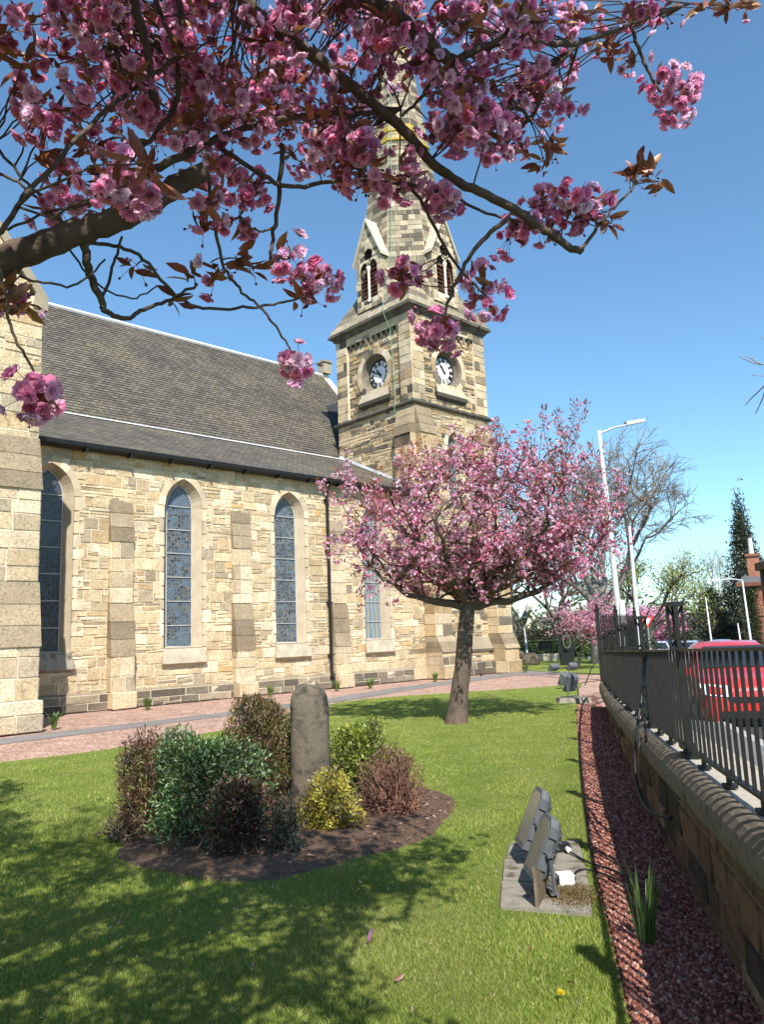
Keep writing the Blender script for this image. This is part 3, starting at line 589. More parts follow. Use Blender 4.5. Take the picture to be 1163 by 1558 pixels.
# ---- clocks
m_dial = M('white_dial', (.8, .8, .78), (.86, .86, .84), 3, .4, .0); m_num = M('black_numerals', (.01, .01, .012), None, 3, .5, 0)
ROM = ['XII', 'I', 'II', 'III', 'IIII', 'V', 'VI', 'VII', 'VIII', 'IX', 'X', 'XI']
for F in (FF, FL):
    G = Face(F(CLK['c'], CLK['zc'], -.12), F.U if F is FF else n3, F.Nn); Z = lambda x, y, d=0: G(x, y, d)
    K = dict(CLK, c=0, zc=0); K0 = dict(K, r=.84); K1 = dict(K, r=.66)
    mb = MB(); surround(mb, Face(F(CLK['c'], CLK['zc'], -.12), F.U, F.Nn), dict(K, r=.84), .26, PALT+PALW, .05)
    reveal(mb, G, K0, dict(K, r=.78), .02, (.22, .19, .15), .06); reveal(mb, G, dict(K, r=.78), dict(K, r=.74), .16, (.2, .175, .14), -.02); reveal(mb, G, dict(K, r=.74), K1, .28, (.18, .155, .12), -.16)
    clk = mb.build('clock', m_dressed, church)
    circ = lambda r, n=40: [(r*math.sin(2*math.pi*i/n), r*math.cos(2*math.pi*i/n)) for i in range(n)]
    mb = MB(); fillpoly(mb, G, circ(.67), -.275); mb.build('dial', m_dial, clk)
    mb = MB()
    def bar(p, q, wd, d=-.262):
        p, q = np.array(p, float), np.array(q, float); t_ = (q-p)/np.linalg.norm(q-p); s_ = np.array([-t_[1], t_[0]])*wd/2
        mb.hexa([Z(*(p-s_), d-.008), Z(*(q-s_), d-.008), Z(*(q+s_), d-.008), Z(*(p+s_), d-.008)], [Z(*(p-s_), d), Z(*(q-s_), d), Z(*(q+s_), d), Z(*(p+s_), d)])
    def annul(r0, r1, d):
        a, b = circ(r0), circ(r1)
        for i in range(40): j = (i+1) % 40; mb.quad(Z(*a[i], d), Z(*a[j], d), Z(*b[j], d), Z(*b[i], d))
    annul(.59, .66, -.262); annul(.375, .39, -.262)
    for hr in range(12):
        an = 2*math.pi*hr/12; rd = np.array([math.sin(an), math.cos(an)]); td = np.array([math.cos(an), -math.sin(an)]); s_ = ROM[hr]; adv = {'I': .055, 'V': .1, 'X': .1}; tot = sum(adv[c] for c in s_); x = -tot/2
        for ch in s_:
            mdl = x+adv[ch]/2; P = lambda dx, rr: rd*rr+td*(mdl+dx)
            if ch == 'I': bar(P(0, .4), P(0, .58), .042)
            elif ch == 'V': bar(P(-.035, .57), P(0, .4), .045); bar(P(.035, .57), P(0, .4), .02)
            else: bar(P(-.035, .57), P(.035, .4), .045); bar(P(.035, .57), P(-.035, .4), .02)
            x += adv[ch]
    mb.build('numerals', m_num, clk)
    for nm, hrs, L, wd, d in (('hour_hand', 10.88/12, .33, .085, -.24), ('minute_hand', 53/60 if F is FF else 49/60, .53, .055, -.225)):
        an = 2*math.pi*hrs; rd = np.array([math.sin(an), math.cos(an)]); td = np.array([math.cos(an), -math.sin(an)]); mb = MB()
        pts = [rd*-.16-td*wd*.4, rd*-.16+td*wd*.4, td*wd*.5, rd*L*.6+td*wd*.5, rd*L, rd*L*.6-td*wd*.5, -td*wd*.5]
        mb.hexa([Z(*p, d-.01) for p in pts], [Z(*p, d) for p in pts]); mb.build(nm, m_num, clk)
    mb = MB(); c = 0
    mb.add([G(-.82, -.72, .02), G(.82, -.72, .02), G(.98, -1.22, .2), G(-.98, -1.22, .2), G(.98, -1.38, .18), G(-.98, -1.38, .18), G(.86, -1.5, 0), G(-.86, -1.5, 0), G(.98, -1.22, 0), G(-.98, -1.22, 0)], [(0, 1, 2, 3)], 0, (.5, .44, .34))
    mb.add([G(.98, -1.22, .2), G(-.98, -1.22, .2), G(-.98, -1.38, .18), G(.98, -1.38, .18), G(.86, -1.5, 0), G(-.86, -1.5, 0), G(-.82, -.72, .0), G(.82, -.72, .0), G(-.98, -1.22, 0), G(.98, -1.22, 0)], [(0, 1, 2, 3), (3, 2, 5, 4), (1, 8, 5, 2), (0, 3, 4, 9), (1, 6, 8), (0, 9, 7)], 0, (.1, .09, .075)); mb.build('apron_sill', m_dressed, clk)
# ---- spire
AXs, AXt = T0+TW/2, -TW/2; ZT = 35.2
def apo(z): return 2.36*(ZT-z)/(ZT-15.35)
def octa(z, k=1.0):
    r = apo(z)*k/math.cos(math.pi/8); return [C(AXs+r*math.cos(math.pi/8+i*math.pi/4), AXt+r*math.sin(math.pi/8+i*math.pi/4), z) for i in range(8)]
mb = MB(); z = 15.35; SPAL = [((.34, .29, .22), 3), ((.46, .4, .3), 3), ((.22, .19, .145), 3), ((.13, .113, .09), 2.4), ((.58, .5, .38), 1.5)]
while z < ZT-.3:
    h = rnd.uniform(.17, .29); z1 = min(z+h, ZT-.2); lo, hi = octa(z), octa(z1); yel = 24.1 < z < 24.9 or 29.0 < z < 29.5
    for i in range(8):
        a, b, c, d = lo[i], lo[(i+1) % 8], hi[(i+1) % 8], hi[i]; wd = np.linalg.norm(b-a); n = max(1, int(round(wd/rnd.uniform(.32, .55)))); cuts = [0]+sorted((k+rnd.uniform(-.25, .25))/n for k in range(1, n))+[1]
        nn = np.cross(b-a, d-a); nn /= np.linalg.norm(nn); nn = nn if nn@(a-C(AXs, AXt, z)) > 0 else -nn
        for p, q in zip(cuts[:-1], cuts[1:]):
            g = .01/wd; zz = .01/(z1-z); col = pick(SPAL) if not yel else rnd.choice(((.5, .36, .08), (.42, .33, .12), (.5, .42, .26)))
            L = lambda f, hh: (a+(b-a)*f)*(1-hh)+(d+(c-d)*f)*hh
            e = rnd.uniform(0, .018); base = [L(p+g, zz), L(q-g, zz), L(q-g, 1-zz), L(p+g, 1-zz)]
            mb.add(base+[v+nn*(.012+e) for v in base], [(4, 5, 6, 7), (0, 1, 5, 4), (1, 2, 6, 5), (2, 3, 7, 6), (3, 0, 4, 7)], 0, col)
        mb.quad(a, b, c, d, 1, (.3, .26, .2))
    z = z1
mb.lathe(C(AXs, AXt, ZT), [(.06, -.4), (.12, -.2), (.06, 0), (.16, .2), (.05, .5), (.02, 1.2)], 8, 0, (.3, .26, .2))
mb.build('spire', [m_spire, m_mortar], church)
mb = MB()
for zc in (24.25, 24.75):
    lo, m1, m2, hi = octa(zc-.09, 1.0), octa(zc-.05, 1.055), octa(zc+.05, 1.055), octa(zc+.1, 1.0)
    mb.add(lo+m1+m2+hi, [(k*8+i, k*8+(i+1) % 8, k*8+8+(i+1) % 8, k*8+8+i) for k in range(3) for i in range(8)], 0, (.5, .34, .06))
mb.build('spire_band', m_spire, church)
mb = MB(); z = 15.35; half = 2.62
for k in range(8):                                  # stepped broach courses
    h = .36; s0 = half-.02; s1 = half-.19; ring = lambda s_, zz: [C(AXs-s_, AXt+s_, zz), C(AXs+s_, AXt+s_, zz), C(AXs+s_, AXt-s_, zz), C(AXs-s_, AXt-s_, zz)]
    a, b, c = ring(s0, z), ring(s0-.01, z+.05), ring(s1, z+h); V = a+b+c
    for j in range(4): 
        J = (j+1) % 4; n = 4
        for i in range(n):
            col = pick(SPAL); LL = lambda P, Q, f: P+(Q-P)*f
            mb.add([LL(a[j], a[J], i/n), LL(a[j], a[J], (i+1)/n), LL(b[j], b[J], (i+1)/n), LL(b[j], b[J], i/n), LL(c[j], c[J], (i+1)/n), LL(c[j], c[J], i/n)], [(0, 1, 2, 3), (3, 2, 4, 5)], 0, tuple(q*.9 for q in col))
    mb.add(c, [(0, 1, 2, 3)], 0, (.4, .35, .28)); z += h; half -= .2
mb.build('broach', m_spire, church)
# lucarnes on each side of the spire
for F in (FF, FL, FRr, FB):
    G = Face(F(TW/2, 0, .0), F.U, F.Nn); hw, zb, ze, za = .8, 15.9, 18.2, 19.95; mb = MB()
    LO = [dict(c=sg*.28, a=.2, z0=16.35, zs=17.75, rise=.32) for sg in (-1, 1)]; QF = dict(c=0, circle=True, r=.22, zc=18.42, a=0, z0=0, zs=0, rise=0)
    ashlar(mb, G, -hw, hw, zb, ze, LO, SPAL+PALW, (.22, .32), (.2, .4), .2, .015, .05)
    zz = ze
    while zz < za-.25: w_ = hw*(za-zz)/(za-ze)*.92; ashlar(mb, G, -w_, w_, zz, zz+.25, [QF], SPAL+PALW, (.25, .25), (.3, .5), .1, .012, .03); zz += .25
    for sg in (-1, 1): mb.quad(G(sg*hw, zb, 0), G(sg*hw, zb, -1.2), G(sg*hw, ze, -1.2), G(sg*hw, ze, 0), 0, (.42, .36, .28))
    luc = mb.build('lucarne', [m_stone, m_mortar], church)
    mb = MB()
    for sg in (-1, 1):
        P = [(sg*(hw+.12), ze-.1), (sg*(hw+.12), ze+.04), (0, za+.2), (0, za+.04)]
        mb.hexa([G(x, z, -1.9) for x, z in P], [G(x, z, .12) for x, z in P], 0, (.6, .54, .44))
    mb.build('roof', m_dressed, luc)
    mb = MB()
    for o in LO: fillpoly(mb, G, outline(o, .06), -.3)
    fillpoly(mb, G, outline(QF, .05), -.14); mb.build('opening', m_dark, luc)
    mb = MB()
    for o in LO:
        z = 16.45
        while z < 17.95: h_ = max(.1, hwfun(o, z)+.04); mb.add([G(o['c']-h_, z, -.26), G(o['c']+h_, z, -.26), G(o['c']+h_, z-.13, -.04), G(o['c']-h_, z-.13, -.04), G(o['c']-h_, z+.03, -.26), G(o['c']+h_, z+.03, -.26), G(o['c']+h_, z-.1, -.04), G(o['c']-h_, z-.1, -.04)], [(0, 1, 2, 3), (4, 5, 6, 7), (3, 2, 6, 7)]); z += .19
    mb.build('louvres', m_louvre, luc)
    mb = MB(); mb.lathe(G(0, 0, .0), [(.085, 16.2), (.085, 16.32), (.055, 16.38), (.055, 17.6), (.1, 17.75), (.1, 17.85)], 10, 0, (.85, .8, .7)); mb.build('column', m_dressed, luc)
mb = MB(); pts = [C(AXs+apo(33)*-.92-.03, AXt+.3, 33), C(AXs-apo(24)-.05, AXt+.75, 24), C(AXs-apo(18.4)-.06, AXt+1.15, 18.4), C(T0-.36, -1.2, 15.5), C(T0-.36, -1.2, 15.2), C(T0-.05, -1.15, 14.5), C(T0-.05, -1.0, 12.5), C(T0-.1, -.95, 11.3), C(T0-.2, -.95, 11.0), C(T0-.05, -.98, 10.4), C(T0-.05, -1.0, 8)]
mb.tube(pts, .015, 5); mb.build('lightning_cable', M('green_cable', (.12, .3, .2), (.2, .4, .3), 6, .5, 0), church)
# ------------------------------------------------------------------ boundary wall with its bullnose coping, and the railing on it
wall = thing('boundary_wall', 'low stone boundary wall with rounded coping beside the red gravel', 'wall', (1.6, 4, 0))
WY = list(np.arange(-3.2, 16.41, .4))
mb = MB()
class CurveFace:
    def __init__(s, off): s.off = off; s.U = np.array([.2, 1, 0]); s.Nn = np.array([-1., .2, 0])
    def __call__(s, x, z, d=0): return np.array([fx(x)-s.off-d, x, z])
CF = CurveFace(.0); y = -3.2
PALB = [((.2, .12, .075), 3), ((.15, .095, .06), 3), ((.1, .07, .048), 2.5), ((.25, .165, .1), 1.5), ((.065, .05, .038), 2), ((.3, .22, .15), .5)]
for a, b in zip(WY[:-1], WY[1:]): mb.hexa([CF(a, -.5), CF(b, -.5), CF(b, -.5, -.3), CF(a, -.5, -.3)], [CF(a, wtop(a)-.18), CF(b, wtop(b)-.18), CF(b, wtop(b)-.18, -.3), CF(a, wtop(a)-.18, -.3)], 1, (.55, .5, .45))
z = -.12
for h in (.2, .17, .22, .18, .2, .14):
    y = -3.2
    while y < 16.4:
        wd = rnd.uniform(.25, .65); za = z; zb = min(z+h, wtop(y+wd/2)-.19)
        if zb-za > .04: stoneblock(mb, CF, y, min(y+wd, 16.4), za, zb, pick(PALB), prot=.014, g=.005)
        y += wd
    z += h
mb.build('wall', [M('dirty_sandstone', (.35, .31, .27), (1.15, 1.08, .98), 9, .95, 1.0, .03, 22, attr=True, stain=((.4, .37, .3), 13, .66)), M('dark_mortar', (.1, .08, .06), (.18, .15, .12), 8, .95, .5, .02)], wall)
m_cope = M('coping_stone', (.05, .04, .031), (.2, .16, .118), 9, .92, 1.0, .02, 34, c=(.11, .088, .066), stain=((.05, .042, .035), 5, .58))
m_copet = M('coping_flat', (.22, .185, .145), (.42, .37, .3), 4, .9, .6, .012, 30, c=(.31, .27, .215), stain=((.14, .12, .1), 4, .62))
prof = [(.0, -.2), (.06, -.205), (.1, -.185), (.125, -.14), (.13, -.095), (.12, -.045), (.098, -.008), (.07, .016), (.045, .024), (.035, .016), (-.0, .014), (-.3, .012), (-.32, -.02), (-.32, -.12)]
mb = MB(); y = -3.2; k = 0
while y < 16.4:
    L = rnd.uniform(.7, 1.1); y1 = min(y+L, 16.42); n = 5; g = .004; jz = rnd.uniform(-.005, .005); jx = rnd.uniform(-.006, .006)
    V = []; yy = np.linspace(y+g, y1-g, n)
    for q in yy: V += [(fx(q)-o+jx, q, wtop(q)+h+jz+(rnd.uniform(-.002, .002))) for o, h in prof]
    m = len(prof); cc = rnd.uniform(.8, 1.1)
    for i in range(n-1):
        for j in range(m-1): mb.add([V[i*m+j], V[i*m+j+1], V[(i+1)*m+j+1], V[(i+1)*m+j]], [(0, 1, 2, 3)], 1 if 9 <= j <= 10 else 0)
    mb.add(V[:m], [tuple(range(m))[::-1]], 0); mb.add(V[-m:], [tuple(range(m))], 0)
    y = y1
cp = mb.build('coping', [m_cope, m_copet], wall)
rail = thing('railing', 'black iron railing with flat bars along the top of the boundary wall', 'railing', (1.6, 4, .9))
def rp(y, z): return np.array([fx(y), y, z])
for nm, off, sz in (('top_rail', 0, (.034, .014)), ('bottom_rail', -.565, (.034, .012))):
    mb = MB()
    for a, b in zip(WY[:-1], WY[1:]):
        lo = [rp(a, ftop(a)+off-sz[1])+np.array([-sz[0]/2, 0, 0]), rp(a, ftop(a)+off-sz[1])+np.array([sz[0]/2, 0, 0]), rp(b, ftop(b)+off-sz[1])+np.array([sz[0]/2, 0, 0]), rp(b, ftop(b)+off-sz[1])+np.array([-sz[0]/2, 0, 0])]
        mb.hexa(lo, [p+np.array([0, 0, sz[1]]) for p in lo])
    mb.build(nm, m_iron, rail)
POSTY = [-1, .9, 2.6, 4.72, 6.6, 8.6, 10.6, 12.7, 14.8]
mb = MB(); y = -3
while y < 16.3:
    if min(abs(y-p) for p in POSTY) > .07:
        mb.box(rp(y, ftop(y)-.29), (.0148, .0148, .575), rz=-.2)
    y += .122
tag(mb.build('bars', m_iron, rail), kind='stuff')
y = -2.7
while y < 16.3:
    mb = MB(); mb.box(rp(y, ftop(y)-.60), (.022, .026, .1), rz=-.2); mb.box(rp(y, wtop(y)+.03), (.06, .06, .016), rz=-.2); y += .58
    mb.build('foot', m_iron, rail)
for y in POSTY:
    mb = MB(); zt = ftop(y)+.27; hw = .042; a = .2
    ux, uy = np.array([math.cos(-a), math.sin(-a), 0]), np.array([math.sin(a), math.cos(a), 0]); P = lambda i, j, z: rp(y, z)+ux*i+uy*j
    for i in (-hw, hw): mb.box(P(0, i, (zt+wtop(y))/2), (.024, .02, zt-wtop(y)), ax=(ux, uy, z3))
    for j in (-hw, hw): mb.box(P(j, 0, (zt+ftop(y))/2), (.016, .022, zt-ftop(y)), ax=(ux, uy, z3))
    mb.box(P(0, 0, zt), (.105, .11, .026), ax=(ux, uy, z3)); mb.box(P(0, 0, wtop(y)+.03), (.1, .11, .03), ax=(ux, uy, z3)); mb.box(P(0, 0, ftop(y)), (.09, .1, .02), ax=(ux, uy, z3)); mb.box(P(0, 0, ftop(y)-.565), (.09, .1, .02), ax=(ux, uy, z3))
    z0, z1 = ftop(y)+.01, zt-.01; zm = (z0+z1)/2     # the pierced lance in its head
    for A in (ux, uy):
        for pts in (((-hw, z1), (0, zm+.03)), ((hw, z1), (0, zm+.03)), ((0, z0), (0, zm+.06)), ((-hw, z0), (0, z0+.05)), ((hw, z0), (0, z0+.05))): mb.tube([rp(y, 0)+A*p[0]+z3*p[1] for p in pts], .006, 4)
    mb.build('post', m_iron, rail)
for y0, z0, y1, o in ((6.35, 1.4, 5.5, .2), (16.2, 1.12, 14.9, .5)):
    mb = MB(); mb.tube([rp(y0, z0), rp((y0+y1)/2, (z0+wtop(y1))/2)+np.array([-o/2, 0, .02]), rp(y1, wtop(y1)+.03)+np.array([-o*.8, 0, 0])], .011, 6); mb.build('stay', m_iron, rail)
# taller railing where the wall ends
gate = thing('tall_railing', 'taller black iron railing with closely set bars beyond the wall end', 'railing', (5.2, 18.5, .5))
A, B = np.array([4.5, 16.55, 0]), np.array([6.4, 20.0, 0]); mb = MB(); n = 26
for i in range(n+1):
    p = A+(B-A)*i/n; mb.box(p+z3*1.22, (.02, .02, 1.36), rz=.9)
    mb.add([p+np.array([-.012, 0, 1.9]), p+np.array([.012, 0, 1.9]), p+np.array([0, .012, 1.9]), p+z3*1.96], [(0, 1, 3), (1, 2, 3), (2, 0, 3)])
tag(mb.build('bars', m_iron, gate), kind='stuff'); mb = MB()
for z in (1.12, .62): mb.box((A+B)/2+z3*z, (.035, np.linalg.norm(B-A), .035), rz=-math.atan2(B[0]-A[0], B[1]-A[1]))
mb.build('rails', m_iron, gate)
for f in (0, .45, 1): mb = MB(); p = A+(B-A)*f; mb.box(p+z3*1.2, (.07, .07, 1.62)); mb.lathe(p+z3*2.0, [(.05, 0), (.055, .03), (.02, .06), (.035, .1), (.005, .16)], 8); mb.build('post', m_iron, gate)
cable = thing('hanging_cable', 'black cable looping down the inner face of the boundary wall', 'cable', (2.1, 6.5, .5)); mb = MB()
pts = [rp(6.3, 1.36)+np.array([-.03, 0, 0]), rp(6.2, 1.1)+np.array([-.08, 0, 0]), rp(6.1, .86)+np.array([-.15, 0, 0]), rp(6.05, .6)+np.array([-.2, 0, 0]), rp(5.95, .42)+np.array([-.2, 0, 0]), rp(5.7, .33)+np.array([-.16, 0, 0]), rp(5.4, .34)+np.array([-.05, 0, 0])]
def smooth(pts, n=6):
    P = [np.asarray(p, float) for p in pts]; P = [2*P[0]-P[1]]+P+[2*P[-1]-P[-2]]; out = []
    for i in range(1, len(P)-2):
        for k in range(n):
            t = k/n; out.append(.5*((2*P[i])+(-P[i-1]+P[i+1])*t+(2*P[i-1]-5*P[i]+4*P[i+1]-P[i+2])*t*t+(-P[i-1]+3*P[i]-3*P[i+1]+P[i+2])*t**3))
    return out+[P[-2]]
mb.tube(smooth(pts), .013, 7); mb.build('flex', m_black, cable, True)
# ------------------------------------------------------------------ trees
class Wood:
    """many tapered limbs gathered in one mesh"""
    def __init__(s): s.V = []; s.F = []; s.n = 0
    def limb(s, pts, r, k=6):
        P = np.asarray(pts, float); n = len(P); r = np.broadcast_to(np.asarray(r, float), (n,))
        T = np.gradient(P, axis=0); T /= np.linalg.norm(T, axis=1)[:, None]+1e-9
        h = np.array([.3, .2, .93]) if abs(T[0][2]) < .85 else np.array([1., .1, 0]); a = np.cross(T, h); a /= np.linalg.norm(a, axis=1)[:, None]+1e-9; b = np.cross(T, a)
        an = 2*np.pi*np.arange(k)/k
        V = P[:, None]+(a[:, None]*np.cos(an)[None, :, None]+b[:, None]*np.sin(an)[None, :, None])*r[:, None, None]
        i, j = np.meshgrid(np.arange(n-1), np.arange(k), indexing='ij'); i, j = i.ravel(), j.ravel(); J = (j+1) % k
        s.V.append(V.reshape(-1, 3)); s.F.append(np.stack([i*k+j, i*k+J, (i+1)*k+J, (i+1)*k+j], 1)+s.n); s.n += n*k
    def build(s, name, m, parent): return npmesh(name, np.concatenate(s.V), np.concatenate(s.F), m, parent, smooth=True)
def wob(p, q, n, amp, rng=npr):             # a wandering line from p to q
    p, q = np.asarray(p, float), np.asarray(q, float); f = np.linspace(0, 1, n)[:, None]; L = np.linalg.norm(q-p)
    w_ = np.cumsum(rng.normal(size=(n, 3)), 0); w_ -= w_[0]; w_ -= f*w_[-1]
    return p+(q-p)*f+w_*amp*L/math.sqrt(n)
def petal_flower(npet, seed, flat=False):
    """a double cherry blossom: rings of notched, cupped petals round z, 1 unit across"""
    rg = np.random.default_rng(seed); V = []; F = []; S = []
    for i in range(npet):
        ring = i/npet; an = i*2.4+rg.uniform(-.3, .3); el = (.15+1.15*(1-ring)**.8)+rg.uniform(-.15, .15) if not flat else rg.uniform(.1, 1.3)
        L = .36+.16*ring+rg.uniform(-.04, .04); wd = L*.46
        d = np.array([math.cos(an)*math.cos(el), math.sin(an)*math.cos(el), math.sin(el)]); sd = np.array([-math.sin(an), math.cos(an), 0]); up = np.cross(sd, d)*-1
        k = len(V)
        rows = ((.05, .18, 0), (.6, 1, .05), (1.0, .75, .0)) if not flat else ((.05, .3, 0), (1.0, 1., .03))
        for t_, w_, cup in rows:
            for x in (-1, 0, 1):
                q = d*L*(t_-(.1 if (x == 0 and t_ == 1.0) else 0))+sd*wd*w_*x+up*(abs(x)*.10*t_+cup+rg.uniform(-.02, .02)); V.append(q); S.append(.8+.28*t_ if t_ > .1 else .62)
        m = len(rows)
        for r_ in range(m-1):
            for x in range(2): F.append((k+r_*3+x, k+r_*3+x+1, k+r_*3+x+4, k+r_*3+x+3))
    return np.array(V), np.array(F), np.array([[v, v*.96, v] for v in S])
def leaf_t(fold=.35, curve=.25, wd=.4):
    """a pointed leaf along +z, folded down its midrib"""
    V = []; F = []
    for t_, w_ in ((0, .06), (.28, .8), (.62, .85), (.85, .42), (1, .02)):
        bend = -curve*t_*t_
        for x in (-1, 0, 1): V.append((x*w_*wd*.5, abs(x)*w_*wd*fold*.5+bend, t_))
    for r_ in range(4):
        for x in range(2): F.append((r_*3+x, r_*3+x+1, r_*3+x+4, r_*3+x+3))
    return np.array(V), np.array(F)
def bud_t():
    V = []; F = []
    for z, r in ((0, .05), (.3, .3), (.65, .34), (1, .03)):
        for j in range(5): V.append((r*math.cos(j*1.2566), r*math.sin(j*1.2566), z))
    for i in range(3):
        for j in range(5): F.append((i*5+j, i*5+(j+1) % 5, i*5+5+(j+1) % 5, i*5+5+j))
    return np.array(V), np.array(F)
FLOW = [petal_flower(22, 3), petal_flower(18, 5), petal_flower(26, 9)]; FLOWS = [petal_flower(9, 4, True), petal_flower(8, 6, True)]
LEAF = leaf_t(); LEAF2 = leaf_t(.6, .5, .32); BUD = bud_t()
PINKS = np.array([(.96, .5, .7), (.97, .6, .77), (.92, .42, .62), (.97, .72, .84), (.85, .33, .52)])
BRONZE = np.array([(.27, .08, .045), (.34, .12, .05), (.2, .055, .04), (.34, .16, .06), (.22, .09, .035)])
def cols(pal, n, jit=.12, rng=npr):
    c = pal[rng.integers(0, len(pal), n)]; return np.clip(c*(1+rng.normal(size=(n, 1))*jit), 0, 1)
# ---- the cherry overhead: its trunk stands outside the picture to the left
near = thing('cherry_tree', 'large blossoming cherry whose dark limbs hang across the sky above', 'tree', (-2.7, .55, 0))
wood = Wood(); SEG = []                                # SEG keeps points on the limbs for the twigs
def lim(pts, rpx, k=8, px=False, keep=True, jag=.006):
    P = [at(*p) if px else np.asarray(p, float) for p in pts]
    S = np.array(smooth(P, 5)); S[1:-1] += npr.normal(size=(len(S)-2, 3))*jag
    r = np.interp(np.linspace(0, 1, len(S)), np.linspace(0, 1, len(rpx)), rpx); wood.limb(S, r, k)
    if keep:
        for p, q in zip(S, r): SEG.append((p, q))
    return S
def lpx(pts, a, b, k=7, jag=.0022):                    # limb traced with radius in photo pixels
    d = np.array([p[2] for p in pts]); rr = np.interp(np.linspace(0, 1, len(pts)), [0, 1], [a, b])*d/FPX
    return lim(pts, list(rr), k, True, jag=jag)
lim([(-2.7, .55, -.05), (-2.68, .58, .5), (-2.62, .62, 1.2), (-2.5, .7, 1.9)], [.26, .2, .17, .15], 14, keep=False)
A0 = at(-30, 412, 2.1)
lim([(-2.52, .68, 1.8), (-2.1, 1.1, 2.3), tuple(A0)], [.12, .07, .046], 10, keep=False)
lpx([(-30, 412, 2.1), (8, 396, 2.12), (60, 376, 2.15), (129, 352, 2.2), (190, 330, 2.22), (232, 308, 2.25), (275, 280, 2.28), (314, 260, 2.3)], 24, 14, 12, .003)
lpx([(215, 268, 2.3), (250, 250, 2.35), (300, 228, 2.4), (340, 207, 2.45), (400, 190, 2.5), (464, 176, 2.6), (540, 172, 2.7), (610, 166, 2.8)], 7, 3)
lpx([(335, 226, 2.45), (390, 260, 2.5), (440, 285, 2.55), (500, 277, 2.6), (560, 275, 2.65), (620, 282, 2.7), (690, 300, 2.75), (740, 325, 2.8), (800, 339, 2.8)], 4, 2)
TB = at(360, -40, 2.5)
lim([(-2.5, .7, 1.9), (-1.9, .9, 3.0), (-1.1, 1.5, 3.8), tuple(TB)], [.13, .09, .06, .026], 10, keep=False)
lpx([(360, -40, 2.5), (378, 5, 2.5), (400, 30, 2.5), (425, 52, 2.5), (470, 80, 2.5), (510, 112, 2.52), (560, 152, 2.55), (600, 185, 2.58), (630, 215, 2.6), (655, 245, 2.62), (690, 272, 2.65), (740, 298, 2.7), (790, 325, 2.72), (830, 350, 2.75), (860, 372, 2.78), (886, 384, 2.8)], 10.5, 5.5, 9, .002)
TC = at(535, -40, 2.6)
lim([(-2.5, .7, 1.9), (-1.5, .6, 3.4), (-.6, 1.2, 4.1), tuple(TC)], [.13, .1, .06, .034], 10, keep=False)
lpx([(535, -40, 2.6), (560, 0, 2.6), (600, 25, 2.6), (640, 55, 2.6), (670, 85, 2.6), (692, 94, 2.6)], 15, 9, 9, .003)
lpx([(690, 93, 2.6), (740, 70, 2.7), (780, 64, 2.75), (830, 66, 2.8), (870, 68, 2.85), (920, 52, 2.9), (960, 38, 2.95), (1000, 22, 3.0), (1050, 6, 3.1)], 6.5, 2)
lpx([(688, 95, 2.6), (660, 122, 2.6), (640, 150, 2.6), (612, 178, 2.6)], 4, 2); lpx([(692, 92, 2.6), (760, 60, 2.6), (790, 20, 2.55), (805, -20, 2.5)], 4, 3)
lpx([(958, 38, 2.95), (975, 80, 2.95), (990, 115, 2.95), (1003, 138, 2.95)], 3, 2); lpx([(690, 100, 2.6), (725, 160, 2.7), (790, 165, 2.8), (810, 180, 2.85), (840, 110, 2.9), (880, 70, 2.95)], 4, 2)
lpx([(775, 330, 2.7), (740, 360, 2.7), (712, 395, 2.7), (695, 430, 2.7), (680, 468, 2.7), (674, 500, 2.7)], 4, 2.2); lpx([(884, 383, 2.8), (905, 352, 2.82), (925, 327, 2.85), (955, 296, 2.88), (970, 280, 2.9)], 3, 1.5)
lpx([(627, 284, 2.7), (650, 322, 2.7), (675, 372, 2.7), (702, 413, 2.7), (735, 445, 2.72), (745, 462, 2.72)], 3, 1.6)
lpx([(198, -30, 2.3), (205, 10, 2.3), (220, 60, 2.3), (228, 102, 2.3), (232, 140, 2.3), (240, 168, 2.3)], 8, 5); lpx([(270, -20, 2.4), (275, 50, 2.4), (272, 100, 2.4), (270, 150, 2.4), (255, 180, 2.4), (235, 205, 2.35), (195, 248, 2.3)], 5, 3.5)
lpx([(148, -20, 2.5), (165, 40, 2.5), (180, 90, 2.5), (190, 115, 2.5)], 4, 2); lpx([(230, -20, 2.2), (250, 35, 2.2), (262, 65, 2.2)], 4, 3)
lpx([(-20, 372, 2.0), (0, 353, 2.0), (45, 290, 2.05), (75, 260, 2.1), (110, 220, 2.15), (150, 180, 2.2), (190, 145, 2.25), (230, 115, 2.3), (268, 88, 2.3)], 4.5, 3)
lpx([(-15, 215, 2.4), (0, 230, 2.4), (35, 272, 2.4), (70, 308, 2.4), (95, 340, 2.3)], 2.6, 2); lpx([(-10, 258, 2.3), (0, 265, 2.3), (35, 283, 2.3), (80, 325, 2.3), (95, 350, 2.2)], 2.6, 2); lpx([(-8, 352, 2.3), (20, 345, 2.3), (70, 325, 2.3), (115, 315, 2.3), (165, 305, 2.3)], 2.4, 1.5)
lpx([(128, 360, 2.2), (133, 400, 2.22), (140, 428, 2.25), (155, 455, 2.28), (156, 470, 2.28)], 7, 5); lpx([(155, 470, 2.28), (172, 480, 2.3), (195, 484, 2.3), (225, 468, 2.35), (260, 455, 2.4), (300, 432, 2.45)], 4.5, 2.2); lpx([(155, 462, 2.28), (164, 430, 2.28), (175, 392, 2.26), (186, 360, 2.24)], 2.6, 2)
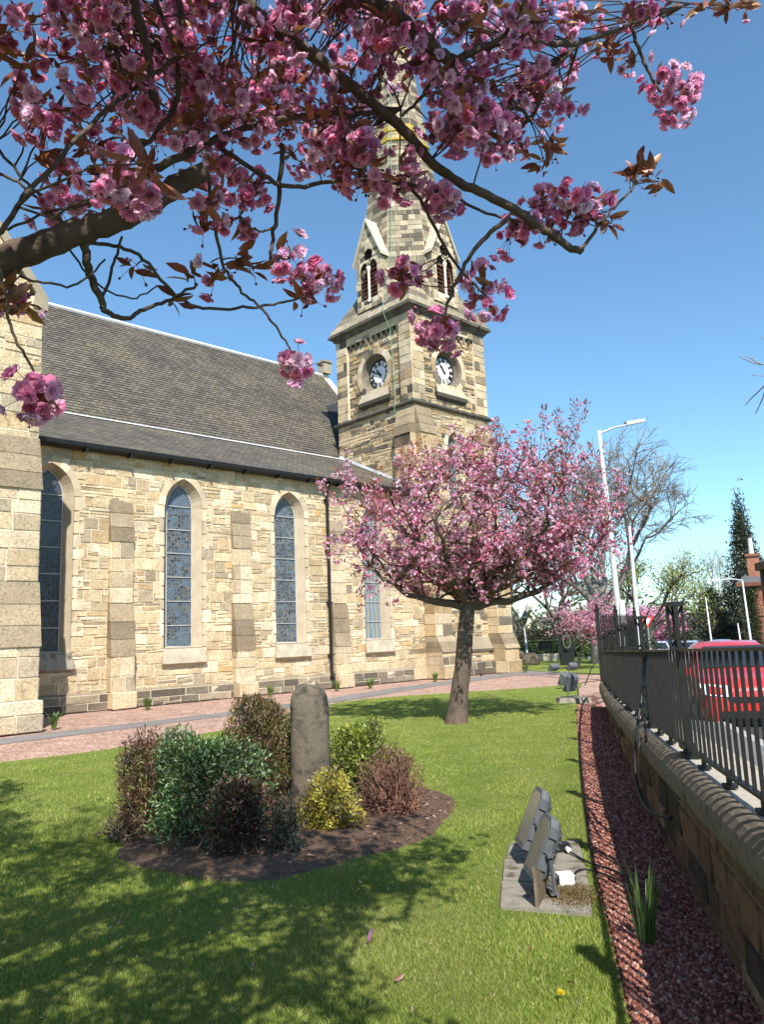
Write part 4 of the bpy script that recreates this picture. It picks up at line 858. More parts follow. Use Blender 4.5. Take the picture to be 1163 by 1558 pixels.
lpx([(132, 368, 2.2), (165, 373, 2.25), (205, 385, 2.3), (225, 402, 2.35), (260, 441, 2.4), (300, 468, 2.45), (350, 470, 2.5), (397, 467, 2.5)], 3, 2.2); lpx([(395, 467, 2.5), (415, 490, 2.52), (438, 525, 2.55), (450, 545, 2.55)], 2.2, 1.5); lpx([(395, 467, 2.5), (430, 460, 2.5), (465, 452, 2.5)], 2.2, 1.6)
lpx([(318, 268, 2.35), (324, 320, 2.4), (331, 370, 2.42), (346, 415, 2.45), (370, 445, 2.48), (396, 468, 2.5)], 3, 2); lpx([(430, 220, 2.5), (425, 290, 2.55), (420, 335, 2.58), (414, 372, 2.6), (412, 398, 2.6), (440, 415, 2.6), (475, 430, 2.6)], 4, 1.8); lpx([(418, 342, 2.58), (400, 352, 2.55), (380, 345, 2.5), (365, 330, 2.5)], 2, 1.5)
lpx([(0, 410, 2.0), (10, 455, 2.0), (14, 490, 2.0), (28, 525, 2.0), (48, 560, 2.05), (53, 588, 2.05)], 3, 1.8); lpx([(100, 372, 2.2), (145, 430, 2.3), (200, 455, 2.3), (240, 435, 2.3)], 1.8, 1.2); lpx([(30, 420, 2.1), (75, 432, 2.15), (118, 432, 2.2), (160, 395, 2.25)], 2.2, 1.5)
# blossom clusters: (x, y, half width, half height, number, share of leaves, nearest and farthest depth)
ZONES = [(110, 30, 70, 45, 13, .3, 2.2, 3.4), (210, 40, 80, 60, 20, .3, 2.2, 3.8), (310, 60, 70, 75, 20, .35, 2.2, 3.8), (440, 30, 80, 50, 20, .3, 2.3, 3.8), (540, 40, 60, 60, 16, .4, 2.3, 3.8), (640, 30, 80, 50, 16, .3, 2.3, 3.6), (760, 40, 80, 50, 16, .35, 2.4, 3.8), (860, 40, 60, 50, 11, .4, 2.6, 3.8),
 (170, 130, 80, 55, 15, .35, 2.1, 3.5), (270, 140, 80, 60, 20, .3, 2.2, 3.8), (380, 130, 80, 60, 16, .4, 2.3, 3.8), (480, 140, 80, 60, 17, .4, 2.3, 3.8), (590, 90, 60, 45, 8, .4, 2.4, 3.6), (720, 130, 90, 50, 22, .25, 2.4, 3.6), (820, 110, 60, 50, 11, .35, 2.6, 3.8), (930, 90, 35, 25, 4, .7, 2.8, 3.3),
 (90, 180, 50, 40, 7, .3, 2.1, 2.6), (200, 210, 80, 40, 7, .5, 2.2, 3.2), (330, 200, 80, 50, 16, .35, 2.3, 3.4), (450, 210, 70, 50, 14, .35, 2.4, 3.6), (535, 215, 40, 50, 7, .3, 2.5, 3.2), (610, 250, 40, 35, 3, .35, 2.5, 3.0), (740, 200, 70, 40, 10, .3, 2.5, 3.2), (705, 185, 40, 30, 6, .2, 2.5, 2.9), (820, 160, 50, 40, 6, .45, 2.7, 3.3),
 (1020, 142, 38, 26, 7, .15, 2.95, 3.1), (835, 245, 35, 30, 3, .8, 2.8, 3.0), (975, 270, 32, 26, 4, .95, 2.85, 3.0), (845, 325, 45, 25, 7, .25, 2.75, 2.9), (890, 310, 25, 18, 3, .2, 2.7, 2.85), (800, 350, 30, 16, 3, .3, 2.75, 2.85), (685, 300, 26, 16, 3, .2, 2.7, 2.9), (595, 272, 45, 14, 4, .3, 2.6, 2.9), (530, 255, 50, 25, 7, .25, 2.5, 2.9), (925, 330, 25, 20, 2, .9, 2.8, 2.9),
 (185, 290, 30, 22, 4, .2, 1.75, 2.0), (215, 262, 25, 20, 2, .9, 1.7, 1.95), (110, 310, 28, 22, 3, .3, 2.3, 2.6), (370, 275, 45, 28, 6, .25, 2.5, 2.9), (310, 300, 20, 18, 2, .5, 2.3, 2.5), (352, 325, 20, 14, 2, .2, 2.5, 2.6), (300, 350, 16, 10, 1, .95, 2.4, 2.5), (365, 405, 26, 14, 2, .97, 2.45, 2.6), (310, 425, 24, 16, 2, .95, 2.45, 2.6), (200, 410, 12, 18, 1, .95, 2.3, 2.4), (270, 455, 14, 8, 1, .9, 2.4, 2.5),
 (440, 392, 18, 10, 2, .25, 2.55, 2.65), (485, 428, 16, 10, 2, .1, 2.6, 2.7), (455, 430, 18, 10, 2, .3, 2.5, 2.6), (470, 460, 16, 10, 1, .6, 2.5, 2.6), (450, 552, 16, 14, 2, .1, 2.5, 2.6), (50, 602, 16, 14, 2, .08, 2.0, 2.05), (20, 470, 18, 30, 3, .8, 2.0, 2.1), (10, 425, 14, 10, 1, .3, 2.1, 2.2), (150, 480, 80, 10, 0, 1, 2.3, 2.4),
 (625, 422, 24, 20, 3, .3, 2.65, 2.75), (720, 432, 28, 16, 3, .2, 2.7, 2.8), (748, 466, 14, 12, 2, .15, 2.7, 2.8), (665, 492, 16, 16, 3, .2, 2.65, 2.7), (692, 505, 18, 18, 1, .6, 2.7, 2.8), (1100, 6, 60, 10, 4, .8, 3.0, 3.3), (1000, 12, 50, 14, 4, .5, 2.9, 3.2), (60, 100, 40, 22, 3, .92, 2.3, 2.6), (25, 130, 22, 14, 2, .6, 2.4, 2.6), (15, 30, 15, 15, 1, .3, 2.3, 2.4), (80, 240, 30, 20, 2, .5, 2.3, 2.5), (150, 260, 30, 30, 4, .3, 2.2, 2.5)]
SP = np.array([p for p, q in SEG]); CL = []
for x, y, rx, ry, n, lf, d0, d1 in ZONES:
    for i in range(int(round(n*1.02)) if n > 8 else n):
        a = rnd.uniform(0, 6.283); r_ = math.sqrt(rnd.random()); CL.append((at(x+rx*r_*math.cos(a), y+ry*r_*math.sin(a), rnd.uniform(d0, d1)), lf, 1))
# the rest of the crown, above and behind the camera, which throws the dappled shade
OFF = []
SHADE = [tuple(gp(*q)[:2]) for q in ((-260, 1195), (0, 1180), (175, 1190), (182, 1285), (330, 1295), (480, 1300), (655, 1280), (630, 1370), (560, 1425), (705, 1500), (690, 1600), (-900, 1700))]+[(-7, 6)]
shx, shy = SUN.x/SUN.z, SUN.y/SUN.z
def inside(x, y, poly):
    r = False; j = len(poly)-1
    for i in range(len(poly)):
        xi, yi = poly[i]; xj, yj = poly[j]
        if (yi > y) != (yj > y) and x < (xj-xi)*(y-yi)/(yj-yi)+xi: r = not r
        j = i
    return r
tries = 0
while len(OFF) < 2800 and tries < 40000:
    tries += 1; lx, ly = rnd.uniform(-7.5, .7), rnd.uniform(1.8, 12)
    if not inside(lx, ly, SHADE) or math.sin(lx*2.3+1)*math.sin(ly*1.9)+.35*math.sin(lx*5.1+ly*3.7) > .5: continue
    zm = max(2.75, (1.7+.93*ly)/1.79); z = rnd.uniform(zm, zm+.8) if lx > -3 else rnd.uniform(2.8, 4.2); c = np.array([lx+shx*z, ly+shy*z, z])
    for k in range(rnd.randint(2, 4)):
        p = c+npr.normal(size=3)*np.array([.13, .13, .08]); X, Y, Z = projpx(p)
        mg = 60+170/max(Z[0], .1)
        if not (Z[0] > .02 and -mg < X[0] < PW+mg and -mg < Y[0] < PH): OFF.append(p)
OFF = np.array(OFF)
def unseen(Q):
    X, Y, Z = projpx(Q); return not np.any((Z > .1) & (X > -30) & (X < PW+30) & (Y > -20) & (Y < PH))
NODE = [np.array((-2.5, .7, 1.9))]; fork = NODE[0]
for c in OFF[np.argsort(((OFF-fork)**2).sum(1))][4::11]:
    A_ = np.array(NODE); dd = ((A_-c)**2).sum(1)
    for i in np.argsort(dd)[:12]:
        S = wob(A_[i], c, 9, .07); L = math.sqrt(dd[i])
        if unseen(S) and L < 3.2: wood.limb(S, np.linspace(.012+.02*L, .008, 9), 6); NODE += list(S[2:]); break
NODE = np.array(NODE)
SP = np.array([p for p, q in SEG])
FP_, FD_, FS_, LP_, LD_, LS_, BP_, BD_, BS_ = [], [], [], [], [], [], [], [], []
def cluster(c, lf, k=1.0, nf=None):
    c = np.asarray(c); i = np.argmin(((SP-c)**2).sum(1)); root = SP[i]; L = np.linalg.norm(root-c)
    if L > .03: wood.limb(wob(root, c, 5, .09), np.linspace(min(.006, .0025+.004*L), .0022, 5), 4)
    nfl = nf if nf is not None else max(0, int(rnd.gauss(10*(1-lf)**1.2+.3, 2)))
    out = rnd.uniform(0, 6.28)
    for j in range(nfl):
        d = np.array([rnd.gauss(0, .7), rnd.gauss(0, .7), rnd.gauss(-.25, .6)]); d /= np.linalg.norm(d)
        p = c+d*rnd.uniform(.03, .075); FP_.append(p); FD_.append(d+np.array([0, 0, -.15])); FS_.append(rnd.choice((.04, .048, .056, .062))*rnd.uniform(.9, 1.1)*k)
        if rnd.random() < .5: wood.limb(np.array([c, c+d*.03+np.array([0, 0, .006]), p]), [.0011, .001, .0012], 3)
    for j in range(int(rnd.gauss(2.0+8*lf, 1.2))):
        d = np.array([rnd.gauss(0, 1), rnd.gauss(0, 1), rnd.gauss(.1, .7)]); LP_.append(c+npr.normal(size=3)*.012); LD_.append(d); LS_.append(rnd.uniform(.04, .085)*k)
    for j in range(int(rnd.uniform(0, 5))):
        d = np.array([rnd.gauss(0, .8), rnd.gauss(0, .8), rnd.gauss(-.5, .5)]); d /= np.linalg.norm(d); p = c+d*rnd.uniform(.04, .075)
        wood.limb(np.array([c, (c+p)/2+np.array([0, 0, .005]), p]), [.0011, .0009, .001], 3); BP_.append(p); BD_.append(d); BS_.append(rnd.uniform(.010, .016))
for c, lf, k in CL: cluster(c, lf)
parts = []
for v in range(3):
    P = np.array(FP_[v::3]); parts.append(inst(FLOW[v][0], FLOW[v][1], P, aim(FD_[v::3]), np.array(FS_[v::3]), cols(PINKS, len(P)), FLOW[v][2]))
V, F, Cc = cat_np(parts)
crown = npmesh('crown', V, F, m_petal, near, Cc)
parts = [inst(LEAF[0], LEAF[1], np.array(LP_), aim(LD_), np.array(LS_), cols(BRONZE, len(LP_), .2))]
parts.append(inst(BUD[0], BUD[1], np.array(BP_), aim(BD_), np.array(BS_), cols(np.array([(.3, .05, .12), (.4, .09, .18), (.16, .03, .06)]), len(BP_))))
V, F, Cc = cat_np(parts); npmesh('leaves', V, F, m_leaf, near, Cc)
PO, DO, SO_ = [], [], []; PL, DL, SL_ = [], [], []
for c in OFF:
    i = np.argmin(((NODE-c)**2).sum(1)); tw = wob(NODE[i], c, 4, .1)
    if unseen(tw): wood.limb(tw, np.linspace(.007, .003, 4), 4)
    for j in range(9): d = npr.normal(size=3); PO.append(c+d*.06); DO.append(d); SO_.append(rnd.uniform(.05, .07))
    for j in range(5): d = npr.normal(size=3); PL.append(c+d*.05); DL.append(d); SL_.append(rnd.uniform(.06, .1))
V, F, Cc = inst(FLOWS[0][0], FLOWS[0][1], np.array(PO), aim(DO), np.array(SO_), cols(PINKS, len(PO)), FLOWS[0][2]); npmesh('upper_blossom', V, F, m_leaf, near, Cc)
V, F, Cc = inst(LEAF[0], LEAF[1], np.array(PL), aim(DL), np.array(SL_), cols(BRONZE, len(PL), .2)); npmesh('upper_leaves', V, F, m_leaf, near, Cc)
wood.build('trunk', m_bark, near)
# ---- the cherry on the lawn
def envtree(root, base, fork, tips_fn, limbs, r0, m, rng, sub=(7, 7), twig_r=.004, wa=.1):
    """trunk to a fork, limbs to points of the crown, then branches and twigs; returns twig end points and directions"""
    W = Wood(); base, fork = np.array(base, float), np.array(fork, float)
    T = wob(base, fork, 8, .012, rng); W.limb(np.vstack([base-np.array([0, 0, .15]), T]), np.concatenate([[r0*1.9, r0*1.35, r0*1.08], np.linspace(r0, r0*.85, 6)]), 12)
    ends = []
    for L in limbs:
        L = np.array(L, float); mid = fork+(L-fork)*.5+np.array([0, 0, -.12*np.linalg.norm(L-fork)]); S = np.array(smooth([fork-np.array([0, 0, .1]), mid, L], 6)); S[1:] += rng.normal(size=S[1:].shape)*.025
        W.limb(S, np.linspace(r0*.55, r0*.16, len(S)), 8)
        for i in range(sub[0]):
            k = rng.integers(len(S)//3, len(S)); st = S[k]; B = tips_fn(st, rng); q = wob(st, B, 7, wa, rng); W.limb(q, np.linspace(r0*.17, r0*.05, 7), 5)
            for j in range(sub[1]):
                k2 = rng.integers(2, 7); s2 = q[k2]; d = (B-st)/(np.linalg.norm(B-st)+1e-6)+rng.normal(size=3)*.7; d[2] += .25; d /= np.linalg.norm(d); e = s2+d*rng.uniform(.35, .8); tw = wob(s2, e, 5, wa, rng); W.limb(tw, np.linspace(twig_r*2, twig_r*.7, 5), 4)
                for f in tw[1:]: ends.append((f, d))
            for f in q[3:]: ends.append((f, (B-st)/(np.linalg.norm(B-st)+1e-6)))
    W.build('trunk', m, root); return ends
g2 = np.random.default_rng(5)
mid = thing('cherry_tree', 'small pink flowering cherry with a spreading crown standing on the lawn before the tower', 'tree', (1.22, 14.65, 0))
CC, CR = np.array([1.85, 14.7, 3.85]), np.array([2.95, 2.4, 1.6])
def tip_mid(st, rng):
    for _ in range(60):
        d = rng.normal(size=3); d /= np.linalg.norm(d); p = CC+CR*d*rng.uniform(.6, 1.0)
        if p[2] > 2.3 and np.linalg.norm(p-st) < 2.2: return p
    return st+rng.normal(size=3)*.6
LM = [(-.3, 14.4, 2.9), (.6, 15.9, 3.6), (.9, 13.3, 3.6), (2.9, 13.4, 3.5), (3.9, 14.8, 2.95), (3.6, 14.3, 3.6), (2.8, 16.1, 3.8), (1.9, 14.7, 4.9), (3.3, 14.5, 4.9), (.2, 14.8, 4.5)]
ends = envtree(mid, (1.22, 14.65, 0), (1.58, 14.65, 2.25), tip_mid, LM, .165, m_bark, g2, (11, 7), .004)
W2 = Wood(); SH = []                                    # upright shoots that break the outline
for i in range(60):
    x = g2.uniform(-.6, 4.4); p = np.array([x, 14.65+g2.normal()*.8, 4.7-.2*(x-1.8)**2]); e = p+np.array([g2.normal()*.14, g2.normal()*.1, g2.uniform(.3, .9)])
    if 3.0 < x < 4.2: e[2] += .55
    q = wob(p, e, 6, .05, g2); W2.limb(q, np.linspace(.009, .003, 6), 4); SH += [(f, np.array([0, 0, 1.])) for f in q]
for e in ((3.9, 14.65, 6.0), (4.12, 14.6, 5.98), (3.55, 14.7, 5.85)):
    q = wob((3.5, 14.6, 4.4), e, 10, .04, g2); W2.limb(q, np.linspace(.014, .003, 10), 5); SH += [(f, np.array([0, 0, 1.])) for f in q for _ in range(2)]
tag(W2.build('shoots', m_bark, mid), kind='stuff')
ends += [(p, d) for p, d in SH if g2.random() < .45]
def bloom(root, ends, nfl, nlf, k, rng, pal=PINKS, spread=.09, lfp=.6, name='blossom'):
    P, D, S, LP, LD, LS = [], [], [], [], [], []
    for p, d in ends:
        if rng.random() < .86:
            c = p+rng.normal(size=3)*.04+np.array([0, 0, -.03])
            for j in range(rng.integers(1, nfl+1)):
                v = rng.normal(size=3); v /= np.linalg.norm(v); P.append(c+v*spread*rng.uniform(.3, 1)); D.append(v); S.append(rng.uniform(.05, .085)*k)
        if rng.random() < lfp:
            for j in range(rng.integers(1, nlf+1)): v = rng.normal(size=3)*.8+d; LP.append(p+rng.normal(size=3)*.03); LD.append(v); LS.append(rng.uniform(.05, .095)*k)
    P = np.array(P); V, F, Cc = inst(FLOWS[0][0], FLOWS[0][1], P, aim(D, rng), np.array(S), cols(pal, len(P), .12, rng), FLOWS[0][2]); npmesh('crown', V, F, m_petal, root, Cc)
    if LP: V, F, Cc = inst(LEAF2[0], LEAF2[1], np.array(LP), aim(LD, rng), np.array(LS), cols(np.array([(.26, .085, .04), (.2, .06, .03), (.32, .13, .05), (.17, .05, .03)]), len(LP), .2, rng)); npmesh('leaves', V, F, m_leaf, root, Cc)
PINKM = np.array([(.95, .54, .68), (.97, .66, .77), (.9, .4, .55), (.98, .8, .87), (.8, .28, .42)])
bloom(mid, ends, 6, 4, 1.25, g2, PINKM); mid['label'] = mid['label']
P = []; D = []; S = []
for p, d in SH:
    for j in range(8): v = g2.normal(size=3); P.append(p+v*.035); D.append(v+np.array([0, 0, .6])); S.append(g2.uniform(.05, .09))
V, F, Cc = inst(LEAF2[0], LEAF2[1], np.array(P), aim(D, g2), np.array(S), cols(np.array([(.3, .09, .045), (.24, .07, .04), (.4, .15, .08)]), len(P), .2, g2)); npmesh('shoot_leaves', V, F, m_leaf, mid, Cc)
# a young cherry further back
far = thing('cherry_tree', 'little round pink cherry on the far grass beside the tall black railing', 'tree', (7.93, 32.8, 0))
C2, R2 = np.array([8.75, 32.8, 2.0]), np.array([1.75, 1.6, .9])
def tip_far(st, rng):
    d = rng.normal(size=3); d /= np.linalg.norm(d); return C2+R2*d*rng.uniform(.5, 1)
e2 = envtree(far, (7.93, 32.8, 0), (8.2, 32.8, 1.15), tip_far, [(7.4, 32.8, 1.9), (9.6, 32.6, 1.8), (8.6, 33.6, 2.2), (8.9, 32, 2.3)], .06, m_bark, g2, (10, 6), .005)
bloom(far, e2, 4, 2, 1.4, g2, PINKM, .12, .3)
# ------------------------------------------------------------------ the planting bed: shrubs and the standing stone
stone = MB(); rr = []
SX, SY = -.79, 7.75
for z, f in ((-.1, 1.0), (.1, 1.0), (.4, .985), (.75, .975), (.98, .97), (1.07, .9), (1.13, .74), (1.165, .5), (1.18, .2)):
    rr.append([(SX+.195*f*math.copysign(abs(math.cos(a))**.7, math.cos(a))+rnd.uniform(-.003, .003), SY+.15*f*math.copysign(abs(math.sin(a))**.7, math.sin(a)), z+.0) for a in [2*math.pi*i/24 for i in range(24)]])
V = [p for r in rr for p in r]; stone.add(V, [(k*24+j, k*24+(j+1) % 24, k*24+24+(j+1) % 24, k*24+24+j) for k in range(8) for j in range(24)]+[tuple(8*24+j for j in range(24))])
m_stand = M('lichened_stone', (.025, .021, .017), (.15, .122, .088), 4.5, .95, .9, .015, 24, c=(.1, .083, .063), stain=((.028, .025, .022), 3.5, .52))
o = stone.build('standing_stone', m_stand, None, True); tag(o, 'dark weathered standing stone with a rounded top among the shrubs', 'stone')
def shrub(name, label, c, rad, n, leaf, size, pal, seed, lift=.0, dens=.45, twigs=40, up=.3, lump=.2, tcol=m_barkd, shoot=0):
    rg = np.random.default_rng(seed); c = np.array(c, float); rad = np.array(rad, float); o = thing(name, label, 'shrub', (c[0], c[1], .05))
    d = rg.normal(size=(n, 3)); d /= np.linalg.norm(d, axis=1)[:, None]; d[:, 2] = np.where(d[:, 2] < -.75, -d[:, 2], d[:, 2])
    ph = rg.uniform(0, 6.28, 8); fr = rg.normal(size=(8, 3))*2.6; lum = 1+lump*np.sin(d@fr.T+ph).sum(1)/2.5
    rr_ = np.where(rg.random(n) < dens, rg.uniform(.86, 1.03, n), rg.uniform(.35, .95, n)); d2 = d.copy(); lowf = np.where(d[:, 2] < 0, 1+.2*np.abs(d[:, 2]), 1); d2[:, 0] *= lowf; d2[:, 1] *= lowf; P = c+rad*d2*(rr_*lum)[:, None]+rg.normal(size=(n, 3))*.012
    keep = P[:, 2] > .04; P, d = P[keep], d[keep]; D = d*.7+rg.normal(size=d.shape)*.6+np.array([0, 0, up]); S = size*rg.uniform(.45, 1.35, len(P))
    cl_ = cols(pal, len(P), .2, rg)*(1+.35*np.sin(d@(fr.T*1.7)+ph[::-1]).sum(1)/2.2)[:, None]; dead = rg.random(len(P)) < .05; cl_[dead] = np.array([.17, .1, .05]); V, F, Cc = inst(leaf[0], leaf[1], P, aim(D, rg), S, np.clip(cl_, .008, 1)); npmesh('foliage', V, F, m_leaf, o, Cc)
    W = Wood(); b = np.array([c[0], c[1], .03])
    for i in range(twigs):
        q = P[rg.integers(len(P))]; s0 = b+np.array([rg.normal()*.08, rg.normal()*.08, 0]); W.limb(wob(s0, q, 6, .08, rg), np.linspace(.012, .003, 6), 4)
    W.build('stems', tcol, o); return o
G = lambda *a: np.array(a)
def atz(px, py, dep): return at(px, py, dep)
shrub('shrub', 'brown leaved shrub at the left end of the soil bed', atz(222, 1208, 6.75), (.29, .36, .46), 6500, LEAF2, .034, G((.16, .07, .03), (.2, .1, .045), (.11, .055, .025), (.14, .1, .035)), 21, lump=.3)
shrub('shrub', 'big rounded dark green shrub with small pale edged leaves', atz(303, 1202, 6.5), (.43, .44, .47), 13000, LEAF, .042, G((.06, .12, .03), (.08, .155, .04), (.045, .09, .025), (.14, .22, .08), (.24, .33, .13)), 22, lump=.26)
shrub('shrub', 'low dark green and reddish shrub at the front of the soil bed', atz(366, 1250, 5.95), (.27, .3, .34), 6500, LEAF, .034, G((.03, .055, .018), (.05, .075, .022), (.12, .035, .025), (.16, .05, .03), (.08, .03, .02)), 23, lump=.26)
shrub('shrub', 'tall bronze olive conifer like shrub left of the standing stone', atz(397, 1150, 7.8), (.39, .4, .58), 12000, LEAF2, .04, G((.1, .08, .025), (.15, .1, .035), (.075, .07, .02), (.2, .12, .05)), 24, up=.7, lump=.05)
shrub('shrub', 'yellow green shrub right of the standing stone', atz(547, 1160, 7.9), (.35, .4, .46), 9500, LEAF, .04, G((.14, .19, .025), (.2, .25, .03), (.09, .13, .02), (.3, .3, .05)), 25, lump=.3)
shrub('shrub', 'small golden yellow shrub in front of the standing stone', atz(498, 1240, 6.5), (.25, .26, .29), 6500, LEAF, .034, G((.3, .25, .03), (.38, .32, .045), (.22, .2, .025), (.17, .17, .03)), 26, lump=.24)
o = shrub('shrub', 'sparse reddish brown twiggy shrub at the right end of the soil bed', atz(597, 1203, 7.0), (.3, .34, .34), 2400, LEAF2, .026, G((.2, .08, .05), (.15, .06, .04), (.24, .12, .07)), 27, twigs=260, dens=.8, tcol=M('red_twig', (.15, .07, .05), (.24, .13, .09), 8, .8, .2))
shrub('shrub', 'pale grey green wispy plant before the golden shrub', atz(437, 1272, 5.85), (.14, .16, .27), 1500, LEAF2, .028, G((.1, .11, .07), (.14, .14, .09), (.07, .08, .04)), 28, up=1.4, dens=.3)
shrub('shrub', 'low brown heather at the left edge of the soil bed', atz(188, 1270, 6.55), (.19, .17, .16), 1500, LEAF2, .026, G((.16, .1, .05), (.1, .09, .035), (.2, .13, .08)), 29, up=.8)
# dead leaves on the soil
rg = np.random.default_rng(2); n = 3000; a = rg.uniform(0, 6.28, n); r = np.sqrt(rg.random(n))*1.5; P = np.stack([BED[0]+r*np.cos(a), BED[1]+r*1.18*np.sin(a), .03+.07*(1-r/1.55)+.01*rg.random(n)], 1)
D = rg.normal(size=(n, 3)); D[:, 2] *= .15; V, F, Cc = inst(LEAF[0], LEAF[1], P, aim(D, rg), rg.uniform(.012, .042, n), cols(G((.2, .12, .07), (.3, .2, .13), (.12, .07, .045), (.38, .24, .2), (.07, .045, .03)), n, .2, rg)); tag(npmesh('leaf_litter', V, F, m_leaf, None, Cc), kind='stuff')
# ------------------------------------------------------------------ grass, gravel
def inpoly(x, y, poly):
    ins = np.zeros(len(x), bool); j = len(poly)-1
    for i in range(len(poly)):
        xi, yi = poly[i]; xj, yj = poly[j]; c = ((yi > y) != (yj > y)) & (x < (xj-xi)*(y-yi)/(yj-yi+1e-12)+xi); ins ^= c; j = i
    return ins
SLAB = [(.82, 6.22), (.56, 4.84), (1.12, 4.60), (1.42, 6.28)]
rg = np.random.default_rng(3)
def blades(n, y0, y1, hlo, hhi, wd):
    y = rg.uniform(y0, y1, n); x = rg.uniform(-.53*y1-.4, .4*y1, n); ok = (x > -.54*y-.5) & (x < .5*y+.3) & inpoly(x, y, LAWN) & ~inpoly(x, y, SLAB) & ((((x-BED[0])/1.5)**2+((y-BED[1])/1.95)**2) > 1); x, y = x[ok], y[ok]; m = len(x)
    lump = .5+.5*np.sin(x*3.1+np.sin(y*2.3)*1.7)*np.sin(y*2.7+np.sin(x*1.9)*2); h = rg.uniform(hlo, hhi, m)*(.65+.6*lump); a = rg.uniform(0, 6.283, m); le = rg.uniform(.2, 1.0, m)*h; la = rg.uniform(0, 6.283, m)
    w_ = wd*rg.uniform(.7, 1.3, m); B = np.stack([x, y, np.zeros(m)-.003], 1); sd = np.stack([np.cos(a), np.sin(a), 0*a], 1)*w_[:, None]; ln = np.stack([np.cos(la)*le, np.sin(la)*le, 0*h], 1); up = np.stack([0*h, 0*h, h], 1)
    V = np.stack([B-sd, B+sd, B+ln*.4+up*.6+sd*.6, B+ln*.4+up*.6-sd*.6, B+ln+up*.95], 1)
    pal = G((.18, .24, .035), (.24, .29, .05), (.3, .32, .065), (.4, .35, .13), (.145, .2, .03)); c = np.clip(cols(pal, m, .15, rg)*1.22*np.array([.9, 1.0, .85])*(.8+.35*lump)[:, None], 0, .6)
    k = (np.arange(m)*5)[:, None]; F = np.concatenate([k+np.array([[0, 1, 2, 3]]), k+np.array([[3, 2, 4, 4]])]); pt = np.clip(np.sin(x*1.3+2*np.sin(y*.9))*np.sin(y*1.1+1.5*np.sin(x*.7))*.8+.25*np.sin(x*4.1)*np.sin(y*3.7), 0, 1)[:, None]; c = c*(1-.6*pt)+np.array([.32, .32, .1])*.6*pt; return V.reshape(-1, 3), F, np.repeat(c, 5, 0)
vq = []
for a in ((170000, 2.6, 4.6, .014, .034, .0016), (150000, 4.6, 7.5, .014, .034, .002), (120000, 7.5, 13, .014, .034, .003), (90000, 13, 24, .016, .036, .005)): vq.append(blades(*a))
V, F, Cc = cat_np(vq); Q = F[:, 2] != F[:, 3]; 
F3 = np.concatenate([F[:, :3], F[F[:, 3] != F[:, 2]][:, [0, 2, 3]]]); tag(npmesh('grass', V, F3, m_blade, None, Cc), kind='stuff')
def stones(n, y0, y1, size, xf, pal, zf, seed):
    rs = np.random.default_rng(seed); ico = MB(); t_ = (1+5**.5)/2; vv = np.array([(-1, t_, 0), (1, t_, 0), (-1, -t_, 0), (1, -t_, 0), (0, -1, t_), (0, 1, t_), (0, -1, -t_), (0, 1, -t_), (t_, 0, -1), (t_, 0, 1), (-t_, 0, -1), (-t_, 0, 1)], float)/1.9
    ff = np.array([(0, 11, 5), (0, 5, 1), (0, 1, 7), (0, 7, 10), (0, 10, 11), (1, 5, 9), (5, 11, 4), (11, 10, 2), (10, 7, 6), (7, 1, 8), (3, 9, 4), (3, 4, 2), (3, 2, 6), (3, 6, 8), (3, 8, 9), (4, 9, 5), (2, 4, 11), (6, 2, 10), (8, 6, 7), (9, 8, 1)])
    out = []
    for v in range(4):
        m = n//4; y = rs.uniform(y0, y1, m); x0, x1 = xf(y); x = x0+(x1-x0)*rs.random(m); tv = vv*(1+rs.normal(size=(12, 1))*.22)*np.array([1.2, .9, .7]); P = np.stack([x, y, zf(y)+rs.uniform(0, .012, m)], 1)
        out.append(inst(tv, ff, P, rots(m, rs), size*rs.uniform(.5, 1.35, m), cols(pal, m, .15, rs)))
    return cat_np(out)
EX, EY = [p[0] for p in LAWN[1:12]], [p[1] for p in LAWN[1:12]]
edge = lambda y: np.interp(y, EY, EX)
fxv = np.vectorize(fx)
RED = G((.2, .07, .05), (.29, .115, .085), (.36, .17, .13), (.14, .05, .038), (.42, .25, .2), (.25, .1, .07))
sv = [stones(21000, 2.6, 5, .013, lambda y: (edge(y)+.02, fxv(y)+.02), RED, lambda y: -.014+0*y, 41), stones(22000, 5, 9, .014, lambda y: (edge(y)+.02, fxv(y)+.02), RED, lambda y: -.014+0*y, 42), stones(14000, 9, 16.5, .018, lambda y: (edge(y)+.02, fxv(y)), RED, lambda y: -.014+0*y, 43)]
V, F, Cc = cat_np(sv); m_st = M('gravel_stone', (.8, .8, .8), (1, 1, 1), 30, .95, 0, attr=True, spec=.15); tag(npmesh('gravel', V, F, m_st, None, Cc), kind='stuff')
# ragged turf edge along the gravel
rg = np.random.default_rng(8)
# ------------------------------------------------------------------ floodlights on their slab
m_conc = M('mossy_concrete', (.09, .08, .064), (.26, .235, .19), 5, .95, .7, .012, 40, c=(.165, .15, .122), stain=((.075, .055, .024), 4.5, .54))
SL = [[(.60, 4.84), (1.10, 4.66), (1.2, 5.12), (.68, 5.3)], [(.69, 5.33), (1.21, 5.15), (1.3, 5.62), (.77, 5.78)], [(.79, 5.81), (1.31, 5.65), (1.4, 6.2), (.88, 6.22)]]
for pl, lb in zip(SL, ('nearest concrete paving slab with moss under the floodlight plate', 'middle concrete paving slab between two others under the floodlights', 'farthest concrete paving slab beneath the rear floodlight')):
    mb = MB(); mb.hexa([(x, y, -.04) for x, y in pl], [(x+(.93-x)*.01, y, .022) for x, y in pl]); tag(mb.build('paving_slab', m_conc), lb, 'paving slab', 'paving slabs under the floodlights')
mb = MB(); W = Wood()
